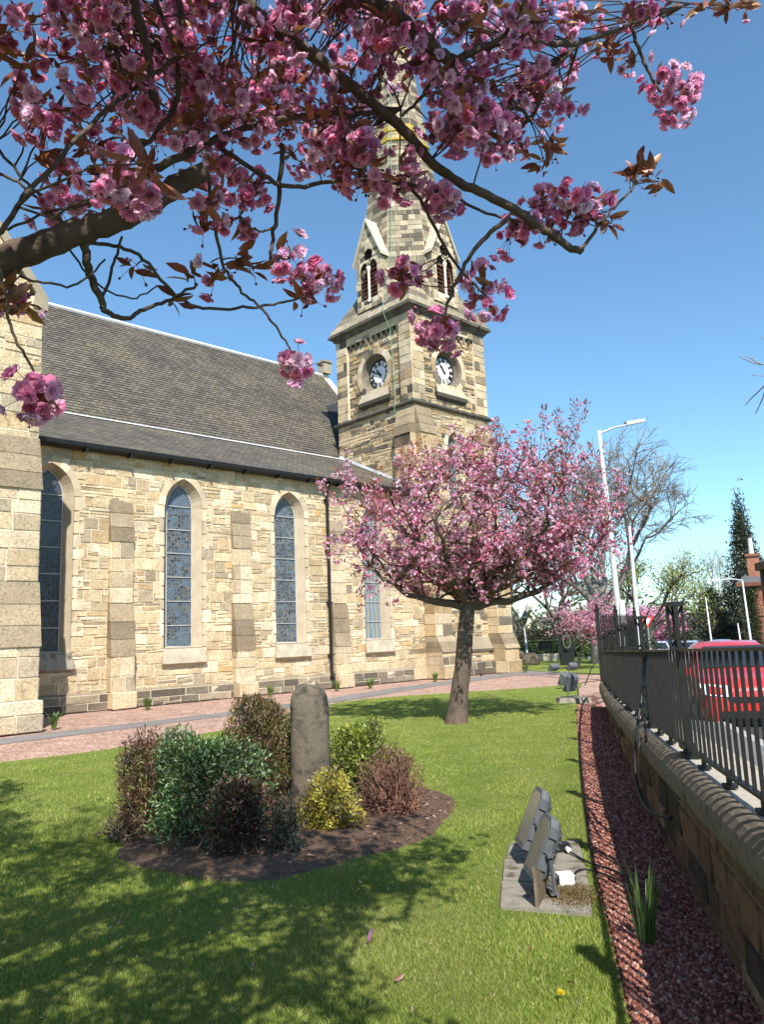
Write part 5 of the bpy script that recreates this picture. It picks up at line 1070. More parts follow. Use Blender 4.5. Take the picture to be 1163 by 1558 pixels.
rg = np.random.default_rng(9); n = 2600; P = np.stack([rg.normal(1.07, .075, n), rg.normal(4.98, .11, n), np.full(n, .024)], 1); V, F, Cc = inst(LEAF2[0], LEAF2[1], P, aim(rg.normal(size=(n, 3))*np.array([1, 1, .5])+np.array([0, 0, .5]), rg), rg.uniform(.008, .02, n), cols(G((.12, .1, .025), (.17, .13, .03), (.2, .12, .04)), n, .2, rg)); tag(npmesh('moss', V, F, m_leaf, None, Cc), kind='stuff')
m_lamp = M('grey_casting', (.085, .09, .1), (.13, .135, .145), 5, .5, .15, .003, 60)
m_lens = M('dusty_glass', (.15, .15, .11), (.24, .23, .17), 6, .2, .05, spec=.6)
def flood(name, label, base, face, size, tilt, lenscol=m_lens, group=None, detail=True):
    """a flat floodlight on a stirrup: face = heading of the beam, tilt = elevation of the beam"""
    o = thing(name, label, 'floodlight', base, group); b = np.array(base, float)
    f = np.array([math.cos(face)*math.cos(tilt), math.sin(face)*math.cos(tilt), math.sin(tilt)]); sd = np.array([-math.sin(face), math.cos(face), 0]); up = np.cross(f, sd)*1.0
    w_, h, d = size; c = b+z3*(.08*h/.3+h*.42)
    ax = (sd, up, f); P = lambda x, y, z: c+sd*x*w_+up*y*h+f*z*d
    mb = MB(); e = .42
    def rg_(s_, z): return [P(-.5*s_, -.5*s_-(.0), z), P(.5*s_, -.5*s_, z), P(.5*s_, .38*s_, z), P(.3*s_, .5*s_, z), P(-.3*s_, .5*s_, z), P(-.5*s_, .38*s_, z)]
    R_ = [rg_(1, .5), rg_(1.02, .3), rg_(1, .05), rg_(.86, -.2), rg_(.6, -.5)]; V = [p for r in R_ for p in r]
    mb.add(V, [(k*6+j, k*6+6+j, k*6+6+(j+1) % 6, k*6+(j+1) % 6) for k in range(4) for j in range(6)]+[tuple(24+j for j in range(6))[::-1]])
    if detail:
        for i in range(7): mb.box(P(0, -.36+.11*i, -.22), (w_*.8, h*.022, d*.5), ax=ax)
        for sx in (-1, 1):
            for yy in (-.28, .0, .26): mb.box(P(sx*.52, yy, .25), (w_*.07, h*.09, d*.5), ax=ax)
    mb.build('housing', m_lamp, o)
    mb = MB(); mb.hexa(rg_(1.03, .46), rg_(1.03, .58)); mb.build('bezel', m_lamp, o); mb = MB(); mb.hexa(rg_(.88, .575), rg_(.88, .60)); mb.build('lens', lenscol, o)
    mb = MB()
    for sx in (-1, 1):
        q = P(sx*.56, -.05, .1); g0 = np.array([q[0], q[1], b[2]+.015])*1.0; g0 = b+sd*sx*w_*.56+z3*.015
        mb.tube([g0, g0+(q-g0)*.5, q], .011*h/.3, 4); mb.lathe(q+sd*sx*.004-z3*.008, [(.02*h/.3, 0), (.02*h/.3, .016)], 8)
    mb.box(b+z3*.014, (w_*1.16, .04*h/.3, .012), ax=(sd, np.array([math.cos(face), math.sin(face), 0]), z3)); mb.build('stirrup', m_lamp, o); return o
DIR = R(183)
flood('floodlight', 'nearer grey floodlight aimed up at the church from its mossy slab', (.94, 5.06, .03), DIR, (.24, .36, .1), R(25), group='floodlights on the slab')
flood('floodlight', 'rear grey floodlight partly behind the nearer one on the slab', (1.0, 5.68, .03), DIR, (.24, .40, .1), R(26), group='floodlights on the slab')
mb = MB(); mb.hexa([(.80, 4.78, .02), (.97, 5.2, .02), (.98, 5.19, .02), (.815, 4.775, .02)], [(.80, 4.80, .24), (.93, 5.08, .12), (.94, 5.07, .12), (.815, 4.795, .24)]); tag(mb.build('steel_plate', M('rusty_plate', (.1, .075, .05), (.2, .16, .11), 9, .7, .2)), 'thin upright steel plate leaning against the nearer floodlight', 'plate')
def jbox(label, c, sz, m, rz):
    o = thing('junction_box', label, 'junction box', c); mb = MB(); c = np.array(c, float); mb.box(c+z3*sz[2]*.4, (sz[0], sz[1], sz[2]*.8), rz); mb.build('body', m, o); mb = MB(); mb.box(c+z3*sz[2]*.9, (sz[0]*1.04, sz[1]*1.04, sz[2]*.2), rz); mb.build('lid', m, o)
    x = np.array([math.cos(rz), math.sin(rz), 0])
    for sg in (-1, 1): mb = MB(); mb.tube([c+x*sg*sz[0]*.5+z3*sz[2]*.4, c+x*sg*sz[0]*.72+z3*sz[2]*.4], .012, 8); mb.build('gland', m_black, o)
    return o
jbox('white square junction box on the slab beside the nearer floodlight', (1.07, 5.2, .022), (.095, .085, .06), m_white, .1)
jbox('black junction box with a white plug at the far slab corner', (1.21, 5.92, .022), (.1, .07, .06), m_black, .1)
mb = MB(); mb.tube([(1.24, 5.87, .05), (1.245, 5.83, .05)], .018, 8); tag(mb.build('plug', m_white), 'round white plug in the front of the black junction box', 'plug')
for nm, pts in (('black cable hanging from the rear floodlight to the black box', [(1.02, 5.66, .38), (1.1, 5.75, .3), (1.16, 5.85, .15), (1.18, 5.92, .07)]), ('black cable from the nearer floodlight into the white box', [(.95, 5.0, .14), (.97, 5.05, .05), (1.0, 5.15, .035), (1.02, 5.2, .05)]), ('black cable running from the slab boxes over the red gravel', [(1.12, 5.22, .05), (1.2, 5.4, .035), (1.3, 5.45, .02), (1.4, 5.2, .03), (1.45, 4.9, .03), (1.5, 4.7, .02)]), ('black cable from the round plug across the gravel to the wall', [(1.25, 5.83, .04), (1.32, 5.6, .03), (1.45, 5.35, .03), (1.55, 5.0, .03), (1.6, 4.6, .02)])):
    mb = MB(); mb.tube(smooth(pts), .007, 6); tag(mb.build('cable', m_black, None, True), nm, 'cable')
FL2 = M('pale_lens', (.5, .5, .48), (.6, .6, .58), 4, .2, 0)
flood('floodlight', 'black floodlight on a block at the far end of the red gravel', (4.2, 18.0, .12), R(125), (.3, .42, .14), R(28), FL2, 'floodlights by the path', False)
flood('floodlight', 'small black floodlight on the pink gravel edge by the path', (4.95, 22.1, .02), R(130), (.3, .36, .14), R(25), FL2, 'floodlights by the path', False)
flood('floodlight', 'left of two small floodlights on the far grass', (6.35, 29.9, .02), R(120), (.42, .3, .15), R(40), m_white, 'floodlights by the path', False)
flood('floodlight', 'right of two small floodlights on the far grass', (7.0, 29.7, .02), R(120), (.4, .32, .15), R(40), m_white, 'floodlights by the path', False)
mb = MB(); mb.hexa([(3.8, 17.75, -.02), (4.55, 17.65, -.02), (4.6, 18.4, -.02), (3.85, 18.4, -.02)], [(3.85, 17.8, .1), (4.5, 17.7, .1), (4.55, 18.35, .1), (3.9, 18.35, .1)]); tag(mb.build('concrete_block', m_conc), 'low concrete block under the black floodlight at the end of the gravel', 'block')
# ------------------------------------------------------------------ small plants
def tuft(name, label, c, n, h, spread, pal, seed, w_=.012):
    rg = np.random.default_rng(seed); o = thing(name, label, 'plant', c); V = []; F = []; Cc = []
    for i in range(n):
        a = rg.uniform(0, 6.28); H = h*rg.uniform(.5, 1.1); l = spread*rg.uniform(.2, 1)*H; d = np.array([math.cos(a), math.sin(a), 0]); s_ = np.array([-d[1], d[0], 0])*w_; p = np.array(c, float)+d*rg.uniform(0, .06)*h*2; k = len(V); col = pal[rg.integers(len(pal))]*rg.uniform(.8, 1.2)
        for t_ in (0, .35, .7, .92, 1.0):
            q = p+d*l*t_*t_+z3*H*(t_-.18*t_**3*(spread > .5)); ww = (1-t_**3)*.9+.08; V += [q-s_*ww, q+s_*ww]
        F += [(k+2*j, k+2*j+1, k+2*j+3, k+2*j+2) for j in range(4)]; Cc += [col]*10
    npmesh('leaves', V, F, m_blade, o, np.array(Cc)); return o
GR = G((.12, .2, .05), (.16, .26, .06), (.2, .28, .1), (.09, .15, .04))
tuft('daffodil_leaves', 'clump of tall green daffodil leaves growing in the red gravel', (1.28, 4.28, -.02), 34, .42, .35, GR, 51, .007)
for (px, py, lb) in ((218, 1078, 'green tuft at the wall foot just right of the leftmost small buttress'), (405, 1058, 'green tuft at the wall foot below the third window'), (505, 1050, 'green tuft at the wall foot beside the black downpipe'), (556, 1046, 'green tuft at the wall foot below the fourth window'), (655, 1036, 'green tuft at the foot of the tower'), (792, 1023, 'green tuft at the far corner of the tower')):
    q = gp(px, py); tuft('grass_tuft', lb, (q[0]+.25*n3[0], q[1]+.25*n3[1], -.02), 60, .42, .7, G((.13, .2, .05), (.17, .25, .07), (.2, .26, .09)), int(px), .018)['group'] = 'tufts along the church wall'
tuft('grass_tuft', 'green tuft in the corner beside the transept buttress', gp(82, 1108), 45, .4, .7, GR, 77, .018)['group'] = 'tufts along the church wall'
for px, py, lb, cc in ((853, 1524, 'single yellow dandelion flower low in the grass', (.8, .62, .03)),):
    q = gp(px, py); V, F, S = FLOWS[0]; v, f, c = inst(V, F, np.array([q+z3*.03]), aim(np.array([[.2, -.4, 1.]])), np.array([.05]), np.array([cc])); tag(npmesh('dandelion', v, f, m_petal, None, c), lb, 'flower')
q = gp(562, 1440); v, f, c = inst(LEAF[0], LEAF[1], np.array([q+z3*.02, q+z3*.02+np.array([-.02, -.02, 0])]), aim(np.array([[.15, -.1, 1.], [-.5, -.5, .5]])), np.array([.075, .05]), np.array([(.6, .25, .45), (.6, .5, .45)])); tag(npmesh('fallen_petal', v, f, m_petal, None, c), 'curled pink petal standing up in the shaded grass', 'petal')
for px, py, lb in ((600, 1499, 'brown fallen leaf at the bottom of the lawn'), (878, 1506, 'reddish fallen leaf on the sunlit grass near the gravel'), (805, 1452, 'pale brown fallen leaf a step before the slabs')):
    q = gp(px, py); v, f, c = inst(LEAF[0], LEAF[1], np.array([q+z3*.022]), aim(np.array([[rnd.uniform(-1, 1), .6, .1]])), np.array([.06]), np.array([(.24, .1, .06)])); tag(npmesh('fallen_leaf', v, f, m_leaf, None, c), lb, 'leaf', 'fallen leaves on the lawn')
rg = np.random.default_rng(12); n = 1400; y = rg.uniform(3, 18, n); x = rg.uniform(-6, 4.5, n); ok = inpoly(x, y, LAWN); P = np.stack([x[ok], y[ok], np.full(ok.sum(), .026)], 1); v, f, c = inst(LEAF2[0], LEAF2[1], P, rots(len(P), rg), rg.uniform(.012, .026, len(P)), cols(G((.8, .5, .62), (.85, .7, .76), (.8, .75, .4)), len(P), .1, rg)); tag(npmesh('scattered_petals', v, f, m_petal, None, c), kind='stuff')
# ------------------------------------------------------------------ beyond the railing: lamps, trees, cars, houses
def polecol(p, h, r0, r1, mb, k=10): mb.lathe(p, [(r0*1.35, 0), (r0*1.35, h*.14), (r0, h*.15), (r0, h*.16), (r1, h)], k)
def at_d(px, d, z=None):                              # plan position seen in column px at distance d
    r = ray(px, 960); q = CAM+r*d/(r@AX); return np.array([q[0], q[1], roadz(q[1]) if z is None else z])
lp = thing('street_lamp', 'tall thick white street lamp leaning behind the blossoming cherry', 'street lamp', at_d(946, 24)); b = base_of(lp); lean = np.array([-.22, 0, 0]); top = at(912, 655, 24.0)
mb = MB(); mb.tube([b, b+(top-b)*.2, b+(top-b)*.21, b+(top-b)*.78, b+(top-b)*.79, top], [.115, .11, .092, .088, .062, .058], 12); m_lampw = M('lamp_paint', (.42, .43, .43), (.6, .6, .59), 3, .5, .1); mb.build('pole', m_lampw, lp, True)
arm = at(958, 646, 24.3); hd = at(969, 643, 24.4); mb = MB(); mb.tube([top-z3*.1, top+(arm-top)*.5, arm], [.035, .03, .03], 8); mb.build('arm', m_grey, lp)
mb = MB(); d = (hd-top); d /= np.linalg.norm(d); s_ = np.cross(d, z3); s_ /= np.linalg.norm(s_); c0 = at(952, 648, 24.3); mb.hexa([c0-s_*.1, c0+d*.75-s_*.07, c0+d*.75+s_*.07, c0+s_*.1], [c0-s_*.08+z3*.13, c0+d*.7-s_*.05+z3*.1, c0+d*.7+s_*.05+z3*.1, c0+s_*.08+z3*.13]); mb.build('lamp_head', m_grey, lp)
mb = MB(); q = b+(top-b)*.3; mb.box(q+np.array([.1, -.1, 0]), (.16, .1, .7)); mb.build('sign_box', m_lampw, lp)
def lamp(px, d, topy, label, head=0, r=.07, toppx=None, name='street_lamp', cat='street lamp', colr=m_grey):
    p = at_d(px, d); o = thing(name, label, cat, p); T = at(toppx or px, topy, d); T[1] = p[1] if abs(T[1]-p[1]) > 3 else T[1]; mb = MB(); h = T-p
    mb.tube([p, p+h*.18, p+h*.19, T], [r*1.3, r*1.25, r, r*.6], 8); mb.build('pole', colr, o, True)
    if head:
        e = T+np.array([head, 0, .08]); mb = MB(); mb.tube([T, (T+e)/2+z3*.05, e], r*.45, 6); mb.build('arm', colr, o); mb = MB(); mb.hexa([e+np.array([-.1, -.1, -.05]), e+np.array([.5*np.sign(head), -.1, -.03]), e+np.array([.5*np.sign(head), .1, -.03]), e+np.array([-.1, .1, -.05])], [e+np.array([-.1, -.08, .07]), e+np.array([.45*np.sign(head), -.06, .05]), e+np.array([.45*np.sign(head), .06, .05]), e+np.array([-.1, .08, .07])]); mb.build('lamp_head', m_grey, o)
    return o
lamp(972, 26, 800, 'thinner grey lamp pole right of the thick white street lamp', 0, .09, 958)
lamp(1142, 38, 883, 'white lamp post with a long arm before the red building', -1.05, .07, 1130)
lamp(1082, 44, 908, 'plain pale pole in front of the dark evergreen tree', 0, .06, 1074, 'pole', 'pole')
lamp(1127, 40, 948, 'short pale post between the evergreen and the red building', 0, .06, 1123, 'pole', 'pole')
lamp(1017, 70, 925, 'slim distant lamp post before the pink blossom', 0, .06, 1014)
o = lamp(802, 40, 955, 'slim grey lamp post by the low railings left of the lawn', 0, .07, 798)
# give way sign
p = at_d(988, 45); o = thing('road_sign', 'red bordered white give way triangle on a grey post', 'sign', p); c = at(985, 944, 45); mb = MB(); mb.tube([p, c+np.array([0, .06, .3])], .05, 8); mb.build('post', m_grey, o)
def tri(r, z0, z1, m, nm):
    mb = MB(); P = [(-r*.87, r*.5), (r*.87, r*.5), (0, -r)]; mb.hexa([c+np.array([x, z0, z]) for x, z in P], [c+np.array([x, z1, z]) for x, z in P]); mb.build(nm, m, o)
tri(.46, .03, 0, M('sign_red', (.55, .03, .03), None, 3, .4, 0), 'border'); tri(.27, 0, -.012, m_white, 'face')
# bare and leafing trees
def tubes(W, P, r, k=4): W.limb(P, r, k)
def grow(W, p, d, L, r, lev, rng, tips, up=.15, spread=.55, nb=(3, 4), shrink=.68, kmin=3, droop=0):
    r = max(r, .013)
    n = 5 if lev > 1 else 4; q = [p]; dd = d.copy()
    for i in range(n): dd = dd+rng.normal(size=3)*.13+np.array([0, 0, up if lev > 1 else up-droop])*.25; dd /= np.linalg.norm(dd); q.append(q[-1]+dd*L/n)
    q = np.array(q); W.limb(q, np.linspace(r, r*.55, n+1), 8 if lev > 4 else 5 if lev > 2 else kmin)
    if lev == 0: tips.append((q[-1], dd)); tips.append((q[2], dd)); return
    m = rng.integers(nb[0], nb[1]+1)
    for j in range(m):
        st = q[-1] if j < 2 else q[rng.integers(2, n)]; v = rng.normal(size=3); v -= dd*(v@dd); v /= np.linalg.norm(v)+1e-6; e = dd+v*spread*rng.uniform(.6, 1.4); e /= np.linalg.norm(e)
        grow(W, st, e, L*shrink*rng.uniform(.8, 1.15), r*(.62 if j < 2 else .45), lev-1, rng, tips, up, spread, nb, shrink, kmin, droop)
def baretree(name, label, p, h, lev, r, seed, bark=m_barkd, up=.2, spread=.6, nb=(3, 3), droop=.0, lean=(0, 0), trunkf=.3, shrink=.7, leafpal=None, leafn=0, leafs=.1, group=None):
    rng = np.random.default_rng(seed); o = thing(name, label, 'tree', p, group); W = Wood(); tips = []; p = np.array(p, float); f = p+np.array([lean[0], lean[1], h*trunkf]); W.limb(np.vstack([p-z3*.3, wob(p, f, 6, .03, rng)]), np.concatenate([[r*1.5], np.linspace(r*1.25, r*.9, 6)]), 10)
    k = 5
    for j in range(k):
        a = 6.283*j/k+rng.uniform(-.4, .4); d = np.array([math.cos(a)*.75, math.sin(a)*.75, .75+rng.uniform(0, .5)]); d /= np.linalg.norm(d); grow(W, f-z3*rng.uniform(0, .1)*h*trunkf, d, h*.27, r*.5, lev, rng, tips, up, spread, nb, shrink, 3, droop)
    W.build('trunk', bark, o)
    if leafn:
        P, D, S = [], [], []
        for t_, d in tips:
            for q in range(leafn): P.append(t_+rng.normal(size=3)*leafs*1.8); D.append(rng.normal(size=3)+d); S.append(leafs*rng.uniform(.6, 1.3))
        V, F, Cc = inst(LEAF[0], LEAF[1], np.array(P), aim(D, rng), np.array(S), cols(leafpal, len(P), .18, rng)); npmesh('crown', V, F, m_leaf, o, Cc)
    return o
m_twig = M('grey_twig', (.15, .13, .115), (.28, .25, .22), 6, .9, .2)
baretree('bare_tree', 'large bare tree with fine drooping twigs behind the white street lamp', at_d(911, 37, -.1), 12.6, 5, .36, 61, m_twig, .16, .7, (4, 4), .3, (.1, 0), .24, .69)
baretree('bare_tree', 'bare tree with a thick trunk close to the tower wall', at_d(782, 44, 0), 9.0, 4, .3, 62, m_twig, .2, .6, (3, 3), .1, (-.3, 0), .35, .7)
baretree('leafing_tree', 'yellow green tree in fresh leaf behind the lamp poles', at_d(985, 46, -.6), 7.6, 4, .3, 63, m_barkd, .15, .6, (3, 3), .1, (0, 0), .22, .7, G((.28, .3, .05), (.35, .36, .07), (.2, .24, .05)), 6, .16)
baretree('leafing_tree', 'olive green leafing tree behind the little pink cherry', at_d(850, 52, 0), 8.5, 4, .3, 64, m_barkd, .15, .6, (3, 3), 0, (0, 0), .3, .7, G((.16, .18, .05), (.22, .22, .07), (.12, .14, .04)), 3, .13)
baretree('birch_tree', 'pale bare birch with a tall pointed crown far down the road', at_d(1092, 85, -1), 13, 5, .22, 65, M('pale_twig', (.22, .19, .175), (.33, .3, .28), 5, .9, .1), .5, .5, (3, 3), .2, (0, 0), .2, .66)
baretree('birch_tree', 'lower bare tree between the birch and the red building', at_d(1128, 80, -1), 9, 4, .2, 66, M('pale_twig2', (.2, .17, .15), (.3, .27, .24), 5, .9, .1), .3, .6, (3, 3), .1, (0, 0), .25, .7)
o = baretree('bare_tree', 'bare tree at the picture edge with a few twigs reaching into the sky', (14.9, 17.5, .0), 10.5, 4, .3, 67, m_twig, .1, .6, (3, 3), .1, (0, 0), .35, .72)
def crownblob(name, label, p, c, rad, n, pal, size, seed, cone=False, cat='tree', leaf=LEAF, lump=.25, trunk=.15):
    rg = np.random.default_rng(seed); o = thing(name, label, cat, p); c = np.array(c, float); rad = np.array(rad, float)
    cl = rg.normal(size=(max(20, n//220), 3)); cl /= np.linalg.norm(cl, axis=1)[:, None]; cl *= rg.uniform(.45, 1, len(cl))[:, None]
    if cone: f = (cl[:, 2]+1)/2; cl[:, :2] *= (1.05-f)[:, None]*1.3
    k = rg.integers(0, len(cl), n); P = c+rad*(cl[k]+rg.normal(size=(n, 3))*.13); ok = P[:, 2] > p[2]; P, k = P[ok], k[ok]; D = rg.normal(size=P.shape)+cl[k]*.8
    cc = cols(pal, len(cl), .25, rg)[k]*rg.uniform(.75, 1.2, (len(P), 1)); V, F, Cc = inst(leaf[0], leaf[1], P, aim(D, rg), size*rg.uniform(.6, 1.3, len(P)), np.clip(cc, 0, 1)); npmesh('crown', V, F, m_leaf, o, Cc)
    W = Wood(); W.limb(wob(p, c+z3*rad[2]*.5, 6, .03, rg), np.linspace(trunk, trunk*.3, 6), 7)
    for j in range(7): W.limb(wob(c-z3*rad[2]*.3, c+rad*cl[j % len(cl)]*.9, 5, .06, rg), np.linspace(trunk*.4, .02, 5), 5)
    W.build('trunk', m_barkd, o); return o
p = at_d(1005, 78, -1.0); crownblob('cherry_tree', 'distant full pink blossom tree behind the parked cars', p, p+np.array([0, 0, 3.1]), (3.6, 3, 2.1), 9000, PINKM*np.array([.95, .8, .88]), .26, 71)
p = at_d(1095, 62, -1); crownblob('evergreen_tree', 'dark evergreen tree standing behind the plain pale pole', p, p+np.array([-.4, 0, 3.3]), (2.0, 1.6, 2.9), 7000, G((.02, .035, .018), (.03, .05, .022), (.045, .06, .025)), .22, 72, True)
p = at_d(1093, 56, -1); crownblob('evergreen_shrub', 'olive brown evergreen bush below the dark evergreen tree', p, p+np.array([0, 0, 1.9]), (1.9, 1.5, 1.7), 6000, G((.06, .065, .025), (.09, .08, .03), (.05, .05, .02)), .17, 73)
p = at_d(1112, 60, -1); crownblob('hedge_shrub', 'brownish shrub right of the olive evergreen bush', p, p+np.array([0.2, 0, 1.7]), (1.5, 1.3, 1.4), 4000, G((.12, .08, .04), (.1, .085, .04), (.15, .1, .05)), .16, 74)
p = at_d(1168, 58, -1); crownblob('conifer_tree', 'tall dark conifer rising behind the red sandstone building', p, p+np.array([.3, 3, 7.0]), (1.9, 1.7, 5.6), 11000, G((.03, .04, .02), (.05, .06, .028), (.07, .07, .035)), .24, 75, True)
p = at_d(1035, 88, -1.2); crownblob('leafing_tree', 'green tree far down the road behind the pink blossom', p, p+np.array([0, 0, 3.2]), (3.5, 3, 2.6), 5000, G((.08, .12, .03), (.12, .16, .05)), .3, 76)
p = at_d(1060, 75, -1.2); crownblob('leafing_tree', 'low dark green tree left of the evergreens', p, p+np.array([0, 0, 2.2]), (2.6, 2, 1.8), 5000, G((.04, .06, .02), (.06, .08, .03)), .22, 77)
p = at_d(968, 40, -.5); crownblob('evergreen_shrub', 'dark ivy covered shrub at the foot of the lamp poles', p, p+np.array([0, 0, 1.2]), (1.1, .9, 1.3), 4000, G((.03, .045, .018), (.05, .065, .025)), .12, 78)
def hedge(name, label, a, b, h, w_, pal, n, size, seed):
    rg = np.random.default_rng(seed); a, b = np.array(a, float), np.array(b, float); o = thing(name, label, 'hedge', (a+b)/2); f = rg.random(n); d = (b-a)/np.linalg.norm(b-a); s_ = np.array([-d[1], d[0], 0]); an = rg.uniform(-.2, 3.34, n); P = a+(b-a)*f[:, None]+s_*(np.cos(an)*w_)[:, None]+z3*(np.sin(an)**.5*h if False else (np.abs(np.sin(an))**.6*h))[:, None]+rg.normal(size=(n, 3))*.05
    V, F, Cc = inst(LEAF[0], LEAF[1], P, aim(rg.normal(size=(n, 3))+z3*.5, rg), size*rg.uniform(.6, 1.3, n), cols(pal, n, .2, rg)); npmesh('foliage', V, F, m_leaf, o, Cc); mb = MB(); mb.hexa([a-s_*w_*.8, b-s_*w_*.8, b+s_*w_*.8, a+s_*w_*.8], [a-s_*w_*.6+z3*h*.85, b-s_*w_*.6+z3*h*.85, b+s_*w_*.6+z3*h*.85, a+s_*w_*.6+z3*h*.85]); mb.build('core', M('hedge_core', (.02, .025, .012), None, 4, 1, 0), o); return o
hedge('hedge', 'clipped light green hedge behind the low black railings', (6.5, 51, 0), (13.5, 47.5, 0), .95, .5, G((.12, .2, .04), (.16, .25, .06), (.09, .15, .03)), 7000, .12, 81)
hedge('hedge', 'dark clipped hedge behind the light green one', (7.0, 55, 0), (11, 53.5, 0), 1.7, .6, G((.035, .05, .02), (.055, .07, .025), (.08, .05, .04)), 6000, .14, 82)
hedge('hedge', 'low green hedge in front of the red sandstone building', at_d(1135, 49, -.8), at_d(1190, 46, -.8), 1.0, .5, G((.09, .14, .03), (.13, .18, .045)), 4000, .12, 83)
# far woodland closing the view
rg = np.random.default_rng(33); parts = []
for i in range(46):
    a = rg.uniform(-.1, .75); dd = rg.uniform(120, 190); c = np.array([math.sin(a)*dd, math.cos(a)*dd, rg.uniform(1, 3.0)]); n = 260; P = c+rg.normal(size=(n, 3))*np.array([4, 4, 1.7]); P = P[P[:, 2] > -1.3]; parts.append(inst(LEAF[0], LEAF[1], P, aim(rg.normal(size=P.shape), rg), rg.uniform(.7, 1.6, len(P)), cols(G((.06, .075, .03), (.09, .09, .045), (.11, .1, .06)), len(P), .2, rg)))
V, F, Cc = cat_np(parts); tag(npmesh('far_woodland', V, F, m_leaf, None, Cc), kind='stuff')
# low wall with railings behind the far grass
a, b = gp(786, 1006), gp(872, 1004); o = thing('low_railing', 'low black railings with a dark plate beyond the far grass', 'railing', (a+b)/2); d = (b-a)/np.linalg.norm(b-a); L = np.linalg.norm(b-a)
for i in range(int(L/.16)+1): pass
mb = MB()
for i in range(int(L/.16)+1): mb.box(a+d*i*.16+z3*.72, (.025, .025, .75))
tag(mb.build('bars', m_iron, o), kind='stuff')
for z in (.42, 1.05): mb = MB(); mb.tube([a+z3*z, b+z3*z], .028, 4); mb.build('rail', m_iron, o)
mb = MB(); mb.box((a*.47+b*.53)+z3*.82+np.array([0, -.08, 0]), (.75, .03, .42)); mb.build('plate', m_black, o)
mb = MB(); s_ = np.array([-d[1], d[0], 0]); F_ = Face(a-s_*.15, d, -s_)
ashlar(mb, F_, 0, L, 0, .38, (), PALD, (.19, .19), (.3, .8), .2); mb.hexa([a-s_*.2, b-s_*.2, b+s_*.2, a+s_*.2], [p+z3*.38 for p in (a-s_*.2, b-s_*.2, b+s_*.2, a+s_*.2)], 1, (.4, .36, .3)); w2 = mb.build('low_wall', [m_stone, m_mortar]); tag(w2, 'low dark stone wall carrying the far black railings', 'wall')
def boulder(label, c, r, seed):
    rg = np.random.default_rng(seed); import bmesh; bm = bmesh.new(); bmesh.ops.create_icosphere(bm, subdivisions=3, radius=1); me = bpy.data.meshes.new('boulder'); f = rg.normal(size=(6, 3))*1.8; ph = rg.uniform(0, 6, 6)
    for v in bm.verts: q = np.array(v.co); k = 1+.09*np.sin(f@q+ph).sum()/2; v.co = Vector(np.sign(q)*np.abs(q)**.8*np.array(r)*k+np.array(c))
    bm.to_mesh(me); bm.free(); tag(link_mesh('boulder', me, m_stand), label, 'boulder', 'boulders by the low wall')
q = gp(806, 1012); boulder('round brown boulder beside the slim grey lamp post', q+z3*.25, (.5, .35, .34), 1); q = gp(788, 1012); boulder('grey boulder nearest the tower corner', q+z3*.3, (.5, .4, .36), 2)
q = gp(864, 1012); o = thing('iron_gatepost', 'black iron gate pier with an open ring beside the little pink cherry', 'gate post', q)
mb = MB(); mb.box(q+z3*.3, (.6, .3, .6)); mb.build('base', m_iron, o); mb = MB()
for sx in (-1, 1): mb.box(q+np.array([.27*sx, 0, 1.05]), (.16, .2, 1.5))
mb.box(q+z3*1.85, (.8, .26, .14)); mb.box(q+z3*1.62, (.4, .1, .32)); mb.box(q+z3*.66, (.4, .1, .14)); mb.build('pier', m_iron, o); mb = MB(); mb.tube([q+np.array([.17*math.cos(t_), -.2, 1.1+.3*math.sin(t_)]) for t_ in np.linspace(0, 6.283, 25)], .035, 6); mb.build('ring', M('stone_ring', (.08, .075, .06), (.13, .12, .1), 5), o)
# cottage behind the railings
p = at_d(814, 125, -.5); o = thing('cottage', 'cottage with a cream harled gable and grey slate roof beyond the hedges', 'house', p); f = Face(p+np.array([-1.9, 0, 0]), np.array([1., 0, 0]), np.array([0, -1., 0]))
mb = MB(); mb.add([f(0, 0), f(3.4, 0), f(3.4, 2.6), f(1.6, 5.6), f(0, 2.6)], [(0, 1, 2, 3, 4)]); mb.quad(f(3.4, 0), f(3.4, 0, -7), f(3.4, 2.6, -7), f(3.4, 2.6)); mb.quad(f(-7, 0, -.3), f(0, 0, -.3), f(0, 2.6, -.3), f(-7, 2.6, -.3)); mb.build('wall', M('cream_harling', (.66, .6, .42), (.78, .72, .54), 8, .9, .4, .02), o)
mb = MB(); mb.hexa([f(3.7, 2.3, .12), f(1.6, 5.75, .12), f(1.6, 5.55, .12), f(3.6, 2.2, .12)], [f(3.7, 2.3, -7), f(1.6, 5.75, -7), f(1.6, 5.55, -7), f(3.6, 2.2, -7)]); mb.hexa([f(-.3, 2.3, .12), f(1.6, 5.75, .12), f(1.6, 5.55, .12), f(-.2, 2.2, .12)], [f(-.3, 2.3, -7), f(1.6, 5.75, -7), f(1.6, 5.55, -7), f(-.2, 2.2, -7)]); mb.quad(f(-7, 2.3, .0), f(-.2, 2.3, 0), f(-.2, 5.3, -3), f(-7, 5.3, -3)); mb.quad(f(3.3, 2.3, -.6), f(10, 2.3, -.6), f(10, 4.6, -3.2), f(3.3, 4.6, -3.2)); mb.quad(f(3.4, 0, -.9), f(10, 0, -.9), f(10, 2.4, -.9), f(3.4, 2.4, -.9)); mb.build('roof', M('grey_slate', (.06, .058, .056), (.11, .105, .1), 6), o)
